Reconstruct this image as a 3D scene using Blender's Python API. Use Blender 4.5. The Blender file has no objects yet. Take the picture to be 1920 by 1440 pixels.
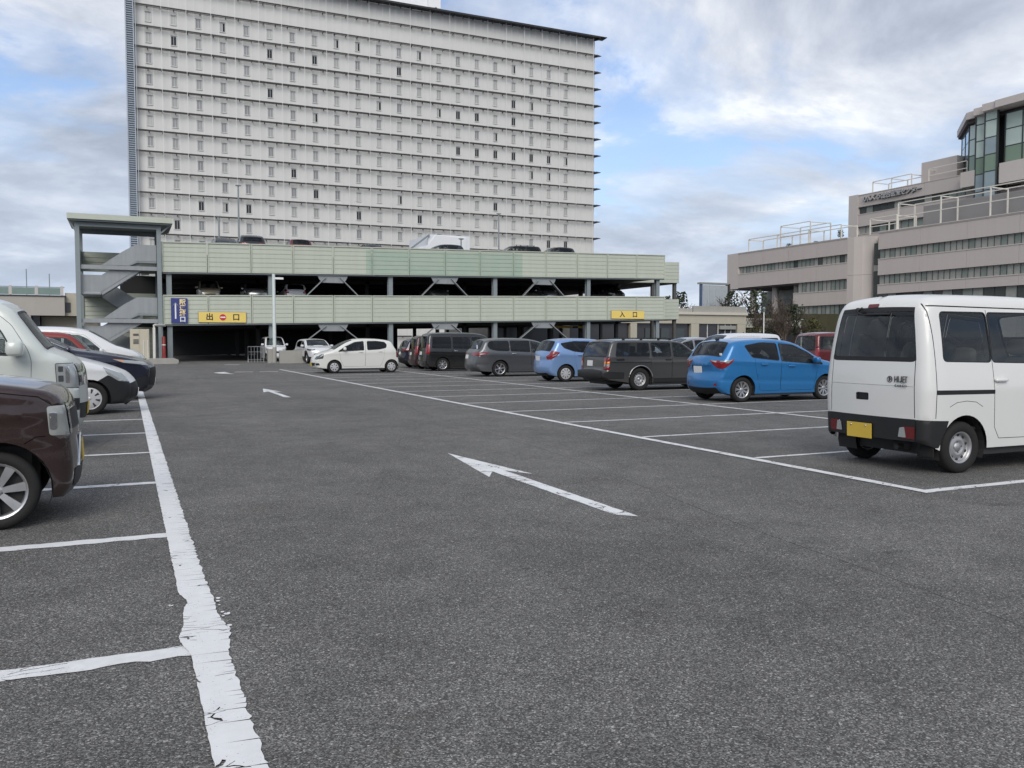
import bpy, bmesh, math, random
from mathutils import Vector, Matrix
from mathutils.geometry import delaunay_2d_cdt, tessellate_polygon
R = math.radians
random.seed(7)
SC = bpy.context.scene
COL = SC.collection

# ------------------------------------------------------------------ camera
F_PX, HORIZON, EYE = 1595.0, 640.0, 1.45
cd = bpy.data.cameras.new('camera'); cam = bpy.data.objects.new('camera', cd); COL.objects.link(cam)
cd.sensor_width = 36.0; cd.lens = 36.0 * F_PX / 1920.0; cd.clip_start = 0.05; cd.clip_end = 4000
cam.location = (0, 0, EYE)
PITCH = math.atan((720 - HORIZON) / F_PX); YAW = math.atan(722 / F_PX)
cam.rotation_euler = (math.pi / 2 - PITCH, 0, -YAW)
SC.camera = cam

# ------------------------------------------------------------------ world: bright broken cloud over a Nishita sky
SUN_EL, SUN_AZ = R(38), R(208)          # azimuth measured clockwise from +Y
w = bpy.data.worlds.new('World'); SC.world = w; w.use_nodes = True
nt = w.node_tree; nt.nodes.clear(); N = nt.nodes.new; LK = nt.links.new
def math_node(tree, op, a=None, b=None, c=None, clamp=False):
    n = tree.nodes.new('ShaderNodeMath'); n.operation = op; n.use_clamp = clamp
    for i, v in enumerate((a, b, c)):
        if v is None: continue
        if isinstance(v, (int, float)): n.inputs[i].default_value = v
        else: tree.links.new(v, n.inputs[i])
    return n.outputs[0]
def ramp(tree, fac, stops, interp='LINEAR'):
    n = tree.nodes.new('ShaderNodeValToRGB'); e = n.color_ramp.elements; n.color_ramp.interpolation = interp
    while len(e) < len(stops): e.new(0.5)
    for k, (p, c) in enumerate(stops):
        e[k].position = p; e[k].color = (c, c, c, 1) if isinstance(c, (int, float)) else (*c, 1)
    tree.links.new(fac, n.inputs[0]); return n.outputs[0]
sky = N('ShaderNodeTexSky'); sky.sky_type = 'NISHITA'; sky.sun_disc = False
sky.sun_elevation = SUN_EL; sky.sun_rotation = SUN_AZ; sky.air_density = 1.0; sky.dust_density = 1.6; sky.ozone_density = 1.5
tc = N('ShaderNodeTexCoord'); sep = N('ShaderNodeSeparateXYZ'); LK(tc.outputs['Generated'], sep.inputs[0])
zc = math_node(nt, 'MAXIMUM', sep.outputs[2], 0.0)
zz = math_node(nt, 'ADD', zc, 0.20)
px = math_node(nt, 'DIVIDE', sep.outputs[0], zz); py = math_node(nt, 'DIVIDE', sep.outputs[1], zz)
cmb = N('ShaderNodeCombineXYZ'); LK(px, cmb.inputs[0]); LK(py, cmb.inputs[1]); cmb.inputs[2].default_value = 3.1
def noise(tree, vec, scale, detail=6, rough=0.55, off=(0, 0, 0), dist=0.0):
    mp = tree.nodes.new('ShaderNodeMapping'); mp.inputs['Location'].default_value = off
    tree.links.new(vec, mp.inputs['Vector'])
    n = tree.nodes.new('ShaderNodeTexNoise'); n.inputs['Scale'].default_value = scale; n.inputs['Detail'].default_value = detail
    n.inputs['Roughness'].default_value = rough; n.inputs['Distortion'].default_value = dist
    tree.links.new(mp.outputs[0], n.inputs['Vector']); return n.outputs['Fac']
CL_OFF = (40.3, 22.8, 0.0)
def cl_noise(sc_, det, rgh, ox, oy, dist): return noise(nt, cmb.outputs[0], sc_, det, rgh, (CL_OFF[0] + ox, CL_OFF[1] + oy, 0), dist)
n1 = cl_noise(1.15, 12, .58, 0, 0, .35); n2 = cl_noise(2.6, 8, .58, 9, -4, .3); n3 = cl_noise(.55, 3, .5, -7, 3, 0)
n1s = cl_noise(1.15, 12, .58, .10, .16, .35)                   # the same field a little towards the sun: its slope lights the cloud edges
dens = math_node(nt, 'ADD', math_node(nt, 'MULTIPLY', n1, 0.60), math_node(nt, 'ADD', math_node(nt, 'MULTIPLY', n2, 0.16), math_node(nt, 'MULTIPLY', n3, 0.24)))
mask = ramp(nt, dens, [(0.385, 0.0), (0.43, 0.6), (0.485, 1.0)], 'EASE')
slope = math_node(nt, 'MULTIPLY', math_node(nt, 'SUBTRACT', n1, n1s), 4.2)
body = math_node(nt, 'ADD', math_node(nt, 'MULTIPLY', math_node(nt, 'SUBTRACT', dens, .47), -3.2), math_node(nt, 'ADD', slope, .52), clamp=True)
cl = ramp(nt, body, [(0.0, (2.5, 2.8, 3.4)), (0.3, (3.3, 3.65, 4.35)), (0.6, (4.5, 4.8, 5.4)), (0.85, (5.7, 5.9, 6.25)), (1.0, (6.9, 7.0, 7.1))])
blue = N('ShaderNodeMix'); blue.data_type = 'RGBA'; blue.blend_type = 'MULTIPLY'; blue.inputs[0].default_value = 1; LK(sky.outputs[0], blue.inputs[6]); blue.inputs[7].default_value = (1.05, 1.10, 1.22, 1)
mx = N('ShaderNodeMix'); mx.data_type = 'RGBA'; LK(math_node(nt, 'MULTIPLY_ADD', mask, .86, .11), mx.inputs[0])
LK(blue.outputs[2], mx.inputs[6]); LK(cl, mx.inputs[7])
# pale band of distant cloud low down
hz = ramp(nt, zc, [(0.0, 0.8), (0.10, 0.45), (0.30, 0.0)])
mx2 = N('ShaderNodeMix'); mx2.data_type = 'RGBA'; LK(math_node(nt, 'MULTIPLY', hz, math_node(nt, 'ADD', math_node(nt, 'MULTIPLY', n2, 0.9), 0.25)), mx2.inputs[0])
LK(mx.outputs[2], mx2.inputs[6]); mx2.inputs[7].default_value = (4.4, 5.2, 6.4, 1)
bg = N('ShaderNodeBackground'); bg.inputs[1].default_value = 0.11; LK(mx2.outputs[2], bg.inputs[0])
wo = N('ShaderNodeOutputWorld'); LK(bg.outputs[0], wo.inputs[0])

# ------------------------------------------------------------------ sun (veiled by cloud)
sl = bpy.data.lights.new('sun', 'SUN'); sl.energy = 1.5; sl.angle = R(40); sl.color = (1.0, 0.95, 0.87)
so = bpy.data.objects.new('sun', sl); COL.objects.link(so); so.location = (0, 0, 60)
sd = Vector((math.sin(SUN_AZ) * math.cos(SUN_EL), math.cos(SUN_AZ) * math.cos(SUN_EL), math.sin(SUN_EL)))
so.rotation_euler = sd.to_track_quat('Z', 'Y').to_euler()

vs = SC.view_settings; vs.view_transform = 'Standard'; vs.look = 'None'; vs.gamma = 1.0; vs.use_curve_mapping = False
vs.exposure = 0.48
SC.cycles.use_denoising = True; SC.cycles.max_bounces = 6; SC.cycles.diffuse_bounces = 3; SC.cycles.glossy_bounces = 3
SC.cycles.transparent_max_bounces = 10; SC.cycles.transmission_bounces = 4; SC.cycles.caustics_reflective = False; SC.cycles.caustics_refractive = False

# ------------------------------------------------------------------ helpers
MATS = {}
def mat(name, col=(.5, .5, .5), rough=.6, metal=0.0, coat=0.0, var=0.0, vscale=2.0, bump=0.0, bscale=40.0, spec=0.5, emit=0.0, streak=0.0):
    """procedural material: colour with noise variation, optional fine bump and vertical rain streaks"""
    if name in MATS: return MATS[name]
    m = bpy.data.materials.new(name); m.use_nodes = True; t = m.node_tree; b = t.nodes['Principled BSDF']
    b.inputs['Base Color'].default_value = (*col, 1); b.inputs['Roughness'].default_value = rough
    b.inputs['Metallic'].default_value = metal; b.inputs['Coat Weight'].default_value = coat; b.inputs['Coat Roughness'].default_value = .06
    b.inputs['Specular IOR Level'].default_value = spec
    if emit: b.inputs['Emission Color'].default_value = (*col, 1); b.inputs['Emission Strength'].default_value = emit
    if var or bump or streak:
        c = t.nodes.new('ShaderNodeTexCoord')
        geo = t.nodes.new('ShaderNodeNewGeometry')
        vec = geo.outputs['Position']
    if var:
        f = noise(t, vec, vscale, 5, .6)
        if streak:
            mp = t.nodes.new('ShaderNodeMapping'); mp.inputs['Scale'].default_value = (1, 1, .06); t.links.new(vec, mp.inputs['Vector'])
            f2 = noise(t, mp.outputs[0], streak, 4, .6)
            f = math_node(t, 'ADD', math_node(t, 'MULTIPLY', f, .4), math_node(t, 'MULTIPLY', f2, .6))
        v = math_node(t, 'MULTIPLY_ADD', f, 4 * var, 1 - 2 * var)
        x = t.nodes.new('ShaderNodeMix'); x.data_type = 'RGBA'; x.blend_type = 'MULTIPLY'; x.inputs[0].default_value = 1
        x.inputs[6].default_value = (*col, 1); t.links.new(v, x.inputs[7]); t.links.new(x.outputs[2], b.inputs['Base Color'])
        rr = math_node(t, 'MULTIPLY_ADD', f, .25, rough - .12, clamp=True); t.links.new(rr, b.inputs['Roughness'])
    if bump:
        n = t.nodes.new('ShaderNodeTexNoise'); n.inputs['Scale'].default_value = bscale; n.inputs['Detail'].default_value = 4
        t.links.new(vec, n.inputs['Vector'])
        bp = t.nodes.new('ShaderNodeBump'); bp.inputs['Strength'].default_value = bump; bp.inputs['Distance'].default_value = .01
        t.links.new(n.outputs['Fac'], bp.inputs['Height']); t.links.new(bp.outputs[0], b.inputs['Normal'])
    MATS[name] = m; return m

def glass_mat(name, tint=(.03, .035, .035), through=.55, rough=.02):
    """car / building glass: tinted see-through plus mirror reflection"""
    if name in MATS: return MATS[name]
    m = bpy.data.materials.new(name); m.use_nodes = True; t = m.node_tree; t.nodes.clear()
    tr = t.nodes.new('ShaderNodeBsdfTransparent'); tr.inputs[0].default_value = tuple(through * (0.75 + 3 * c) for c in tint) + (1,)
    gl = t.nodes.new('ShaderNodeBsdfGlossy'); gl.inputs['Roughness'].default_value = rough; gl.inputs[0].default_value = (.9, .95, 1, 1)
    fr = t.nodes.new('ShaderNodeFresnel'); fr.inputs[0].default_value = 1.42
    fac = math_node(t, 'MULTIPLY_ADD', fr.outputs[0], 0.9, 0.01)
    x = t.nodes.new('ShaderNodeMixShader'); t.links.new(fac, x.inputs[0]); t.links.new(tr.outputs[0], x.inputs[1]); t.links.new(gl.outputs[0], x.inputs[2])
    o = t.nodes.new('ShaderNodeOutputMaterial'); t.links.new(x.outputs[0], o.inputs[0]); MATS[name] = m; return m

class MB:
    def __init__(s): s.v = []; s.f = []; s.m = []; s.sm = []
    def add(s, vs, fs, mi=0, smooth=False):
        o = len(s.v); s.v += [tuple(p) for p in vs]
        for f in fs: s.f.append(tuple(i + o for i in f)); s.m.append(mi); s.sm.append(smooth)
        return s
    def box(s, a, b, mi=0):
        x0, y0, z0 = a; x1, y1, z1 = b
        return s.add([(x0, y0, z0), (x1, y0, z0), (x1, y1, z0), (x0, y1, z0), (x0, y0, z1), (x1, y0, z1), (x1, y1, z1), (x0, y1, z1)],
              [(3, 2, 1, 0), (4, 5, 6, 7), (0, 1, 5, 4), (1, 2, 6, 5), (2, 3, 7, 6), (3, 0, 4, 7)], mi)
    def bar(s, p, q, wd, ht, mi=0, up=(0, 0, 1)):
        p, q = Vector(p), Vector(q); d = (q - p).normalized(); u = Vector(up)
        if abs(d.dot(u)) > .98: u = Vector((0, 1, 0))
        r = d.cross(u).normalized() * wd / 2; u = r.cross(d).normalized() * ht / 2
        vs = [p - r - u, p + r - u, p + r + u, p - r + u, q - r - u, q + r - u, q + r + u, q - r + u]
        return s.add(vs, [(3, 2, 1, 0), (4, 5, 6, 7), (0, 1, 5, 4), (1, 2, 6, 5), (2, 3, 7, 6), (3, 0, 4, 7)], mi)
    def tube(s, pts, r, n=8, mi=0, smooth=True, caps=True):
        pts = [Vector(p) for p in pts]; rs = r if isinstance(r, (list, tuple)) else [r] * len(pts); rings = []
        for i, p in enumerate(pts):
            d = (pts[min(i + 1, len(pts) - 1)] - pts[max(i - 1, 0)]).normalized()
            u = Vector((0, 0, 1)) if abs(d.z) < .95 else Vector((1, 0, 0))
            a = d.cross(u).normalized(); b = a.cross(d).normalized()
            rings.append([p + (a * math.cos(2 * math.pi * k / n) + b * math.sin(2 * math.pi * k / n)) * rs[i] for k in range(n)])
        vs = [v for g in rings for v in g]; fs = []
        for i in range(len(rings) - 1):
            for k in range(n): fs.append((i * n + k, i * n + (k + 1) % n, (i + 1) * n + (k + 1) % n, (i + 1) * n + k))
        s.add(vs, fs, mi, smooth)
        if caps: s.add(rings[0], [tuple(range(n - 1, -1, -1))], mi); s.add(rings[-1], [tuple(range(n))], mi)
        return s
    def lathe(s, prof, n=24, mi=0, axis='y', c=(0, 0, 0), smooth=True):
        """prof = [(radius, offset along axis)]"""
        vs = []; fs = []
        for r, h in prof:
            for k in range(n):
                a = 2 * math.pi * k / n; x, y = r * math.cos(a), r * math.sin(a)
                vs.append({'y': (c[0] + x, c[1] + h, c[2] + y), 'z': (c[0] + x, c[1] + y, c[2] + h), 'x': (c[0] + h, c[1] + x, c[2] + y)}[axis])
        for i in range(len(prof) - 1):
            for k in range(n): fs.append((i * n + k, i * n + (k + 1) % n, (i + 1) * n + (k + 1) % n, (i + 1) * n + k))
        return s.add(vs, fs, mi, smooth)
    def prism(s, poly, d, mi=0, origin=(0, 0, 0), ux=(1, 0, 0), uy=(0, 0, 1), n=(0, 1, 0)):
        """extrude a 2D polygon (in ux,uy) by d along n"""
        o, ux, uy, nn = Vector(origin), Vector(ux), Vector(uy), Vector(n)
        a = [o + ux * p[0] + uy * p[1] for p in poly]; b = [p + nn * d for p in a]; k = len(poly)
        tris = tessellate_polygon([[Vector((p[0], p[1], 0)) for p in poly]])
        fs = [tuple(t) for t in tris] + [tuple(i + k for i in reversed(t)) for t in tris]
        fs += [(i, (i + 1) % k, k + (i + 1) % k, k + i) for i in range(k)]
        return s.add(a + b, fs, mi)
    def mesh(s, name, mats, shear=None, fix=False):
        me = bpy.data.meshes.new(name)
        vs = s.v if not shear else [(x, y, z + shear(x)) for x, y, z in s.v]
        me.from_pydata(vs, [], s.f); me.polygons.foreach_set('material_index', s.m); me.polygons.foreach_set('use_smooth', s.sm)
        for m in (mats if isinstance(mats, (list, tuple)) else [mats]): me.materials.append(m)
        if fix:
            bm = bmesh.new(); bm.from_mesh(me); bmesh.ops.recalc_face_normals(bm, faces=bm.faces); bm.to_mesh(me); bm.free()
        me.update(); return me
    def build(s, name, mats, parent=None, shear=None, fix=True):
        return link(name, s.mesh(name, mats, shear, fix), parent)

def link(name, me, parent=None, loc=None):
    o = bpy.data.objects.new(name, me); COL.objects.link(o)
    if parent: o.parent = parent
    if loc: o.location = loc
    return o
def tag(o, label=None, cat=None, group=None, kind=None):
    if label: o['label'] = label
    if cat: o['category'] = cat
    if group: o['group'] = group
    if kind: o['kind'] = kind
    return o
def empty(name, loc=(0, 0, 0), rz=0.0):
    o = bpy.data.objects.new(name, None); COL.objects.link(o); o.location = loc; o.rotation_euler = (0, 0, rz); o.empty_display_size = .3
    return o
def copy_tree(o, parent=None):
    c = o.copy(); COL.objects.link(c)
    if parent: c.parent = parent
    for ch in list(o.children): copy_tree(ch, c)
    return c
def text_mesh(name, body, size, m, parent=None, depth=.01, loc=(0, 0, 0), rot=(R(90), 0, 0), align='CENTER', sx=1.0, bold=0.0, space=1.0):
    c = bpy.data.curves.new(name, 'FONT'); c.body = body; c.size = size; c.extrude = depth; c.align_x = align; c.align_y = 'CENTER'; c.resolution_u = 3
    c.offset = bold; c.space_character = space
    t = bpy.data.objects.new(name, c); COL.objects.link(t)
    me = bpy.data.meshes.new_from_object(t.evaluated_get(bpy.context.evaluated_depsgraph_get())); bpy.data.objects.remove(t); bpy.data.curves.remove(c)
    me.materials.clear(); me.materials.append(m)
    o = link(name, me, parent, loc); o.rotation_euler = rot; o.scale = (sx, 1, 1); return o

# ------------------------------------------------------------------ asphalt and paint materials
def asphalt():
    m = bpy.data.materials.new('asphalt'); m.use_nodes = True; t = m.node_tree; b = t.nodes['Principled BSDF']
    pos = t.nodes.new('ShaderNodeNewGeometry').outputs['Position']
    def voro(scale, feat='F1', out='Color'):
        n = t.nodes.new('ShaderNodeTexVoronoi'); n.feature = feat; n.inputs['Scale'].default_value = scale; t.links.new(pos, n.inputs['Vector']); return n.outputs[out]
    def val(c):
        s = t.nodes.new('ShaderNodeSeparateColor'); t.links.new(c, s.inputs[0]); return s.outputs[0]
    st = val(voro(160)); st2 = val(voro(80)); gap = voro(160, 'F1', 'Distance')
    spark = math_node(t, 'GREATER_THAN', st, .968); spark2 = math_node(t, 'GREATER_THAN', st2, .985)
    big = noise(t, pos, .35, 5, .6); mid = noise(t, pos, 2.2, 6, .65, (5, 3, 1)); fine = noise(t, pos, 55, 3, .6)
    v = math_node(t, 'MULTIPLY_ADD', math_node(t, 'POWER', st, 2.0), .200, .056)                                  # stone to stone
    v = math_node(t, 'MULTIPLY', v, math_node(t, 'MULTIPLY_ADD', fine, .7, .65))
    v = math_node(t, 'MULTIPLY', v, math_node(t, 'MULTIPLY_ADD', big, .95, .53))
    v = math_node(t, 'MULTIPLY', v, math_node(t, 'MULTIPLY_ADD', mid, .85, .57))
    v = math_node(t, 'ADD', v, math_node(t, 'MULTIPLY', spark, .12)); v = math_node(t, 'ADD', v, math_node(t, 'MULTIPLY', spark2, .15))
    # hairline paving joints running obliquely across the lane
    wv = t.nodes.new('ShaderNodeTexWave'); wv.bands_direction = 'X'; wv.inputs['Scale'].default_value = .028; wv.inputs['Distortion'].default_value = 1.3
    wv.inputs['Detail'].default_value = 3; wv.inputs['Detail Scale'].default_value = 1.2
    mp = t.nodes.new('ShaderNodeMapping'); mp.inputs['Rotation'].default_value = (0, 0, R(8)); mp.inputs['Location'].default_value = (5.2, 0, 0)
    t.links.new(pos, mp.inputs['Vector']); t.links.new(mp.outputs[0], wv.inputs['Vector'])
    jt = math_node(t, 'LESS_THAN', math_node(t, 'ABSOLUTE', math_node(t, 'SUBTRACT', wv.outputs['Fac'], .5)), .0016)
    jt = math_node(t, 'MULTIPLY', jt, math_node(t, 'GREATER_THAN', mid, .42))
    v = math_node(t, 'MULTIPLY', v, math_node(t, 'MULTIPLY_ADD', jt, -.55, 1))
    sx_ = t.nodes.new('ShaderNodeSeparateXYZ'); t.links.new(pos, sx_.inputs[0])
    def bandx(c_, w_): return math_node(t, 'POWER', 2.718, math_node(t, 'MULTIPLY', math_node(t, 'POWER', math_node(t, 'DIVIDE', math_node(t, 'SUBTRACT', sx_.outputs[0], c_), w_), 2), -1))
    trk = math_node(t, 'ADD', bandx(2.1, .35), bandx(5.0, .4)); trk = math_node(t, 'MULTIPLY', trk, math_node(t, 'MULTIPLY_ADD', noise(t, pos, .22, 3, .6, (9, 4, 2)), 1.6, -.45), clamp=True)
    v = math_node(t, 'MULTIPLY', v, math_node(t, 'MULTIPLY_ADD', trk, .22, 1))                       # wheel tracks worn paler
    sp = noise(t, pos, 1.9, 3, .55, (3.3, 7.7, 0)); sp = ramp(t, sp, [(.66, 0.0), (.74, 1.0)])
    v = math_node(t, 'MULTIPLY', v, math_node(t, 'MULTIPLY_ADD', sp, -.30, 1))                       # old drips and patches
    # oil-stained stall floors: brownish drips
    stain = ramp(t, noise(t, pos, .9, 4, .7, (1.7, 8.2, 0)), [(.58, 0.0), (.72, 1.0)])
    x = t.nodes.new('ShaderNodeMix'); x.data_type = 'RGBA'; x.blend_type = 'MULTIPLY'; t.links.new(math_node(t, 'MULTIPLY', stain, .45), x.inputs[0])
    cc = t.nodes.new('ShaderNodeCombineColor')
    t.links.new(math_node(t, 'MULTIPLY', v, 1.03), cc.inputs[0]); t.links.new(v, cc.inputs[1]); t.links.new(math_node(t, 'MULTIPLY', v, .95), cc.inputs[2])
    t.links.new(cc.outputs[0], x.inputs[6]); x.inputs[7].default_value = (.78, .70, .66, 1)
    t.links.new(x.outputs[2], b.inputs['Base Color'])
    b.inputs['Roughness'].default_value = .88; b.inputs['Specular IOR Level'].default_value = .3
    bp = t.nodes.new('ShaderNodeBump'); bp.inputs['Strength'].default_value = .6; bp.inputs['Distance'].default_value = .006
    t.links.new(math_node(t, 'SUBTRACT', fine, gap), bp.inputs['Height']); t.links.new(bp.outputs[0], b.inputs['Normal'])
    return m

def paint_mat(name, wear=.5, dirt=.25):
    """thermoplastic road paint, cracked across and flaked off at random: alpha where the asphalt shows"""
    m = bpy.data.materials.new(name); m.use_nodes = True; t = m.node_tree; b = t.nodes['Principled BSDF']
    pos = t.nodes.new('ShaderNodeNewGeometry').outputs['Position']
    wob = t.nodes.new('ShaderNodeTexNoise'); wob.inputs['Scale'].default_value = 6; wob.inputs['Detail'].default_value = 4; t.links.new(pos, wob.inputs['Vector'])
    vadd = t.nodes.new('ShaderNodeVectorMath'); vadd.operation = 'MULTIPLY_ADD'; t.links.new(wob.outputs['Color'], vadd.inputs[0]); vadd.inputs[1].default_value = (.12, .12, 0); t.links.new(pos, vadd.inputs[2])
    mp = t.nodes.new('ShaderNodeMapping'); mp.inputs['Scale'].default_value = (2.2, 9.5, 1); mp.inputs['Rotation'].default_value = (0, 0, R(10)); t.links.new(vadd.outputs[0], mp.inputs['Vector'])
    vo = t.nodes.new('ShaderNodeTexVoronoi'); vo.feature = 'DISTANCE_TO_EDGE'; vo.inputs['Scale'].default_value = 1.6; t.links.new(mp.outputs[0], vo.inputs['Vector'])
    crk = math_node(t, 'LESS_THAN', vo.outputs['Distance'], .012 + .03 * wear)
    brk = noise(t, pos, 3.0, 3, .6, (3, 1, 7)); crk = math_node(t, 'MULTIPLY', crk, math_node(t, 'GREATER_THAN', brk, .60 - .22 * wear))
    fl = noise(t, pos, 26, 5, .72); flake = math_node(t, 'GREATER_THAN', fl, .80 - .16 * wear)
    peb = noise(t, pos, 130, 2, .6); flake2 = math_node(t, 'MULTIPLY', math_node(t, 'GREATER_THAN', peb, .70 - .08 * wear), math_node(t, 'GREATER_THAN', brk, .46))
    gone = math_node(t, 'MAXIMUM', math_node(t, 'MAXIMUM', crk, flake), flake2)
    t.links.new(math_node(t, 'SUBTRACT', 1, gone, clamp=True), b.inputs['Alpha'])
    g = math_node(t, 'MULTIPLY_ADD', noise(t, pos, 9, 6, .7, (2, 2, 2)), dirt * 2, 1 - dirt * 1.35)
    x = t.nodes.new('ShaderNodeMix'); x.data_type = 'RGBA'; x.blend_type = 'MULTIPLY'; x.inputs[0].default_value = 1
    x.inputs[6].default_value = (.74, .74, .74, 1); t.links.new(g, x.inputs[7]); t.links.new(x.outputs[2], b.inputs['Base Color'])
    b.inputs['Roughness'].default_value = .7
    return m
M_ASPH = asphalt(); M_LINE_OLD = paint_mat('old_road_paint', .22, .14); M_LINE = paint_mat('road_paint', .40, .22)
M_ARROW = paint_mat('arrow_paint', .55, .10)

# ------------------------------------------------------------------ ground and painted markings
g = MB(); g.add([(-1200, -600, 0), (1200, -600, 0), (1200, 1800, 0), (-1200, 1800, 0)], [(0, 1, 2, 3)])
lot = g.build('parking_lot_ground', M_ASPH, fix=False); tag(lot, kind='structure')
def ragged(p, q, width, seed=0, amp=.012, step=.05, amp_r=None, name='painted_line', m=None, z=.004, bulge=None):
    """one painted stripe as a thin sheet whose two edges wander"""
    rnd = random.Random(seed); p, q = Vector((*p, 0)), Vector((*q, 0)); d = (q - p); L = d.length; d /= L; nrm = Vector((-d.y, d.x, 0))
    n = max(2, int(L / step)); vs = []; fs = []; amp_r = amp if amp_r is None else amp_r
    for i in range(n + 1):
        s = L * i / n; wa = width / 2; k = 1.0
        ex = bulge(s) if bulge else (0, 0)
        jl = rnd.uniform(-amp, amp); jr = rnd.uniform(-amp_r, amp_r) - (rnd.random() < .25) * amp_r * 1.2
        vs += [p + d * s + nrm * (wa + jl + ex[0]), p + d * s - nrm * (wa + jr + ex[1])]
    for i in range(n): fs.append((2 * i, 2 * i + 1, 2 * i + 3, 2 * i + 2))
    b = MB(); b.add([(v.x, v.y, z) for v in vs], [tuple(reversed(f)) for f in fs]); o = b.build(name, m or M_LINE, lot, fix=False)
    return o
def gauss(s, c, w_): return math.exp(-((s - c) / w_) ** 2)
LEFT_Y = [4.2 + 2.6 * k for k in range(-2, 12)]
# the thick cracked edge line on the left: clean inner edge, ragged lane edge with cracks running in, and a spill of paint at one stall line
def cracked_line(x, y0, y1, width, seed):
    rnd = random.Random(seed); row = []; y = y0
    while y < y1:
        bl = .04 * gauss(y, 4.36, .16) - .035 * gauss(y, 4.98, .12); br = .035 * gauss(y, 4.42, .2) + .012 * gauss(y, 4.9, .3)
        e = x + width / 2 + br + rnd.uniform(-.011, .006); l = x - width / 2 - bl + rnd.uniform(-.003, .003)
        row.append((y, l, e))
        if rnd.random() < .45:
            dpt = rnd.choice((.03, .05, .07, .12, .16)); g = rnd.uniform(.002, .006); sl_ = rnd.uniform(-.02, .015)
            row.append((y + .006, l, e + rnd.uniform(-.004, .004))); row.append((y + .006 + g * .6, l, max(l + .004, e - dpt))); row.append((y + .008 + g, l, e + rnd.uniform(-.006, .004)))
        y += rnd.uniform(.022, .05)
    vs = []; fs = []
    for y, l, e in row: vs += [(l, y, .008), (e, y + (e - l) * rnd.uniform(-.004, .004) - .10 * (e - l), .008)]
    for i in range(len(row) - 1): fs.append((2 * i, 2 * i + 1, 2 * i + 3, 2 * i + 2))
    b = MB(); b.add(vs, fs); return b.build('edge_line', M_LINE_OLD, lot, fix=False)
cracked_line(.325, 1.0, 33.5, .165, 3)
rnd_ = random.Random(12)
for k in range(11):
    x, y, r_ = .325 + rnd_.choice((-1, 1, 1)) * rnd_.uniform(.105, .135), rnd_.uniform(4.3, 5.1), rnd_.uniform(.006, .018)
    flat_poly_pts = [(x + r_ * math.cos(a * .785) * rnd_.uniform(.8, 1.2), y + r_ * 1.3 * math.sin(a * .785)) for a in range(8)]
    bb = MB(); bb.add([(p[0], p[1], .006) for p in flat_poly_pts], [tuple(range(8))]); bb.build('paint_splash', M_LINE_OLD, lot, fix=False)
for k, y in enumerate(LEFT_Y):
    near = y < 12
    ragged((-4.9, y + .01), (.25, y), .145 if near else .11, 20 + k, .011 if near else .003, .06, None, 'stall_line', M_LINE)
ragged((6.98, 5.7), (7.16, 44.7), .13, 50, .006, .12, None, 'edge_line', M_LINE, .008)
ragged((11.9, 5.7), (12.1, 46), .11, 51, .005, .2, None, 'row_line', M_LINE, .008)
def joint(p, q, seed, wd=.018):
    return ragged(p, q, wd, seed, .006, .05, None, 'paving_joint', M_JOINT, .003)
M_JOINT = mat('bitumen_joint', (.048, .047, .045), .8, var=.2, vscale=3)
joint((5.35, 10.2), (5.75, 7.1), 301, .008); joint((4.9, 14.0), (5.35, 10.2), 303, .010)
RIGHT_Y = [5.79 + 2.545 * k for k in range(16)]
for k, y in enumerate(RIGHT_Y):
    ragged((7.1 if k else 6.95, y), (16.9, y), .12 if k == 0 else .09, 70 + k, .006, .15, None, 'stall_line', M_LINE)
def flat_poly(name, pts, m, z=.004):
    b = MB(); tr = tessellate_polygon([[Vector((x, y, 0)) for x, y in pts]])
    b.add([(x, y, z) for x, y in pts], [t for t in tr]); o = b.build(name, m, lot, fix=False)
    me = o.data
    if me.polygons and me.polygons[0].normal.z < 0: me.flip_normals()
    return o
def arrow(x, y0, y1, sw=.15, hw=.52, hl=2.0, name='lane_arrow'):
    rnd = random.Random(int(y0 * 10)); pts = []
    def run(a, b, n):
        for i in range(n):
            f = i / n; pts.append((a[0] + (b[0] - a[0]) * f + rnd.uniform(-.004, .004), a[1] + (b[1] - a[1]) * f))
    s = 1 if y1 > y0 else -1
    run((x + sw / 2, y0), (x + sw / 2, y1 - s * (hl - .35)), 20); run((x + sw / 2, y1 - s * (hl - .35)), (x + hw / 2, y1 - s * hl), 4)
    run((x + hw / 2, y1 - s * hl), (x, y1), 18); run((x, y1), (x - hw / 2, y1 - s * hl), 18)
    run((x - hw / 2, y1 - s * hl), (x - sw / 2, y1 - s * (hl - .35)), 4); run((x - sw / 2, y1 - s * (hl - .35)), (x - sw / 2, y0), 20)
    return flat_poly(name, pts, M_ARROW)
arrow(3.76, 5.93, 10.32); arrow(3.78, 22.4, 26.9)
# far junction: a cross-lane arrow and broken give-way dashes before the garage
def dash(x0, y0, x1, y1, wd, name='dash_line'): ragged((x0, y0), (x1, y1), wd, int(x0 * 9 + y0), .01, .2, None, name, M_LINE)
flat_poly('turn_arrow', [(3.62, 41.5), (4.28, 42.4), (4.18, 41.75), (4.30, 41.3), (4.22, 40.9), (4.05, 40.95), (4.35, 39.6), (4.20, 39.55), (3.78, 40.4)], M_ARROW)
dash(4.62, 41.95, 5.45, 41.9, .28); dash(5.75, 41.85, 6.60, 41.8, .28); dash(5.5, 55.1, 6.35, 55.1, .5)
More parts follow.
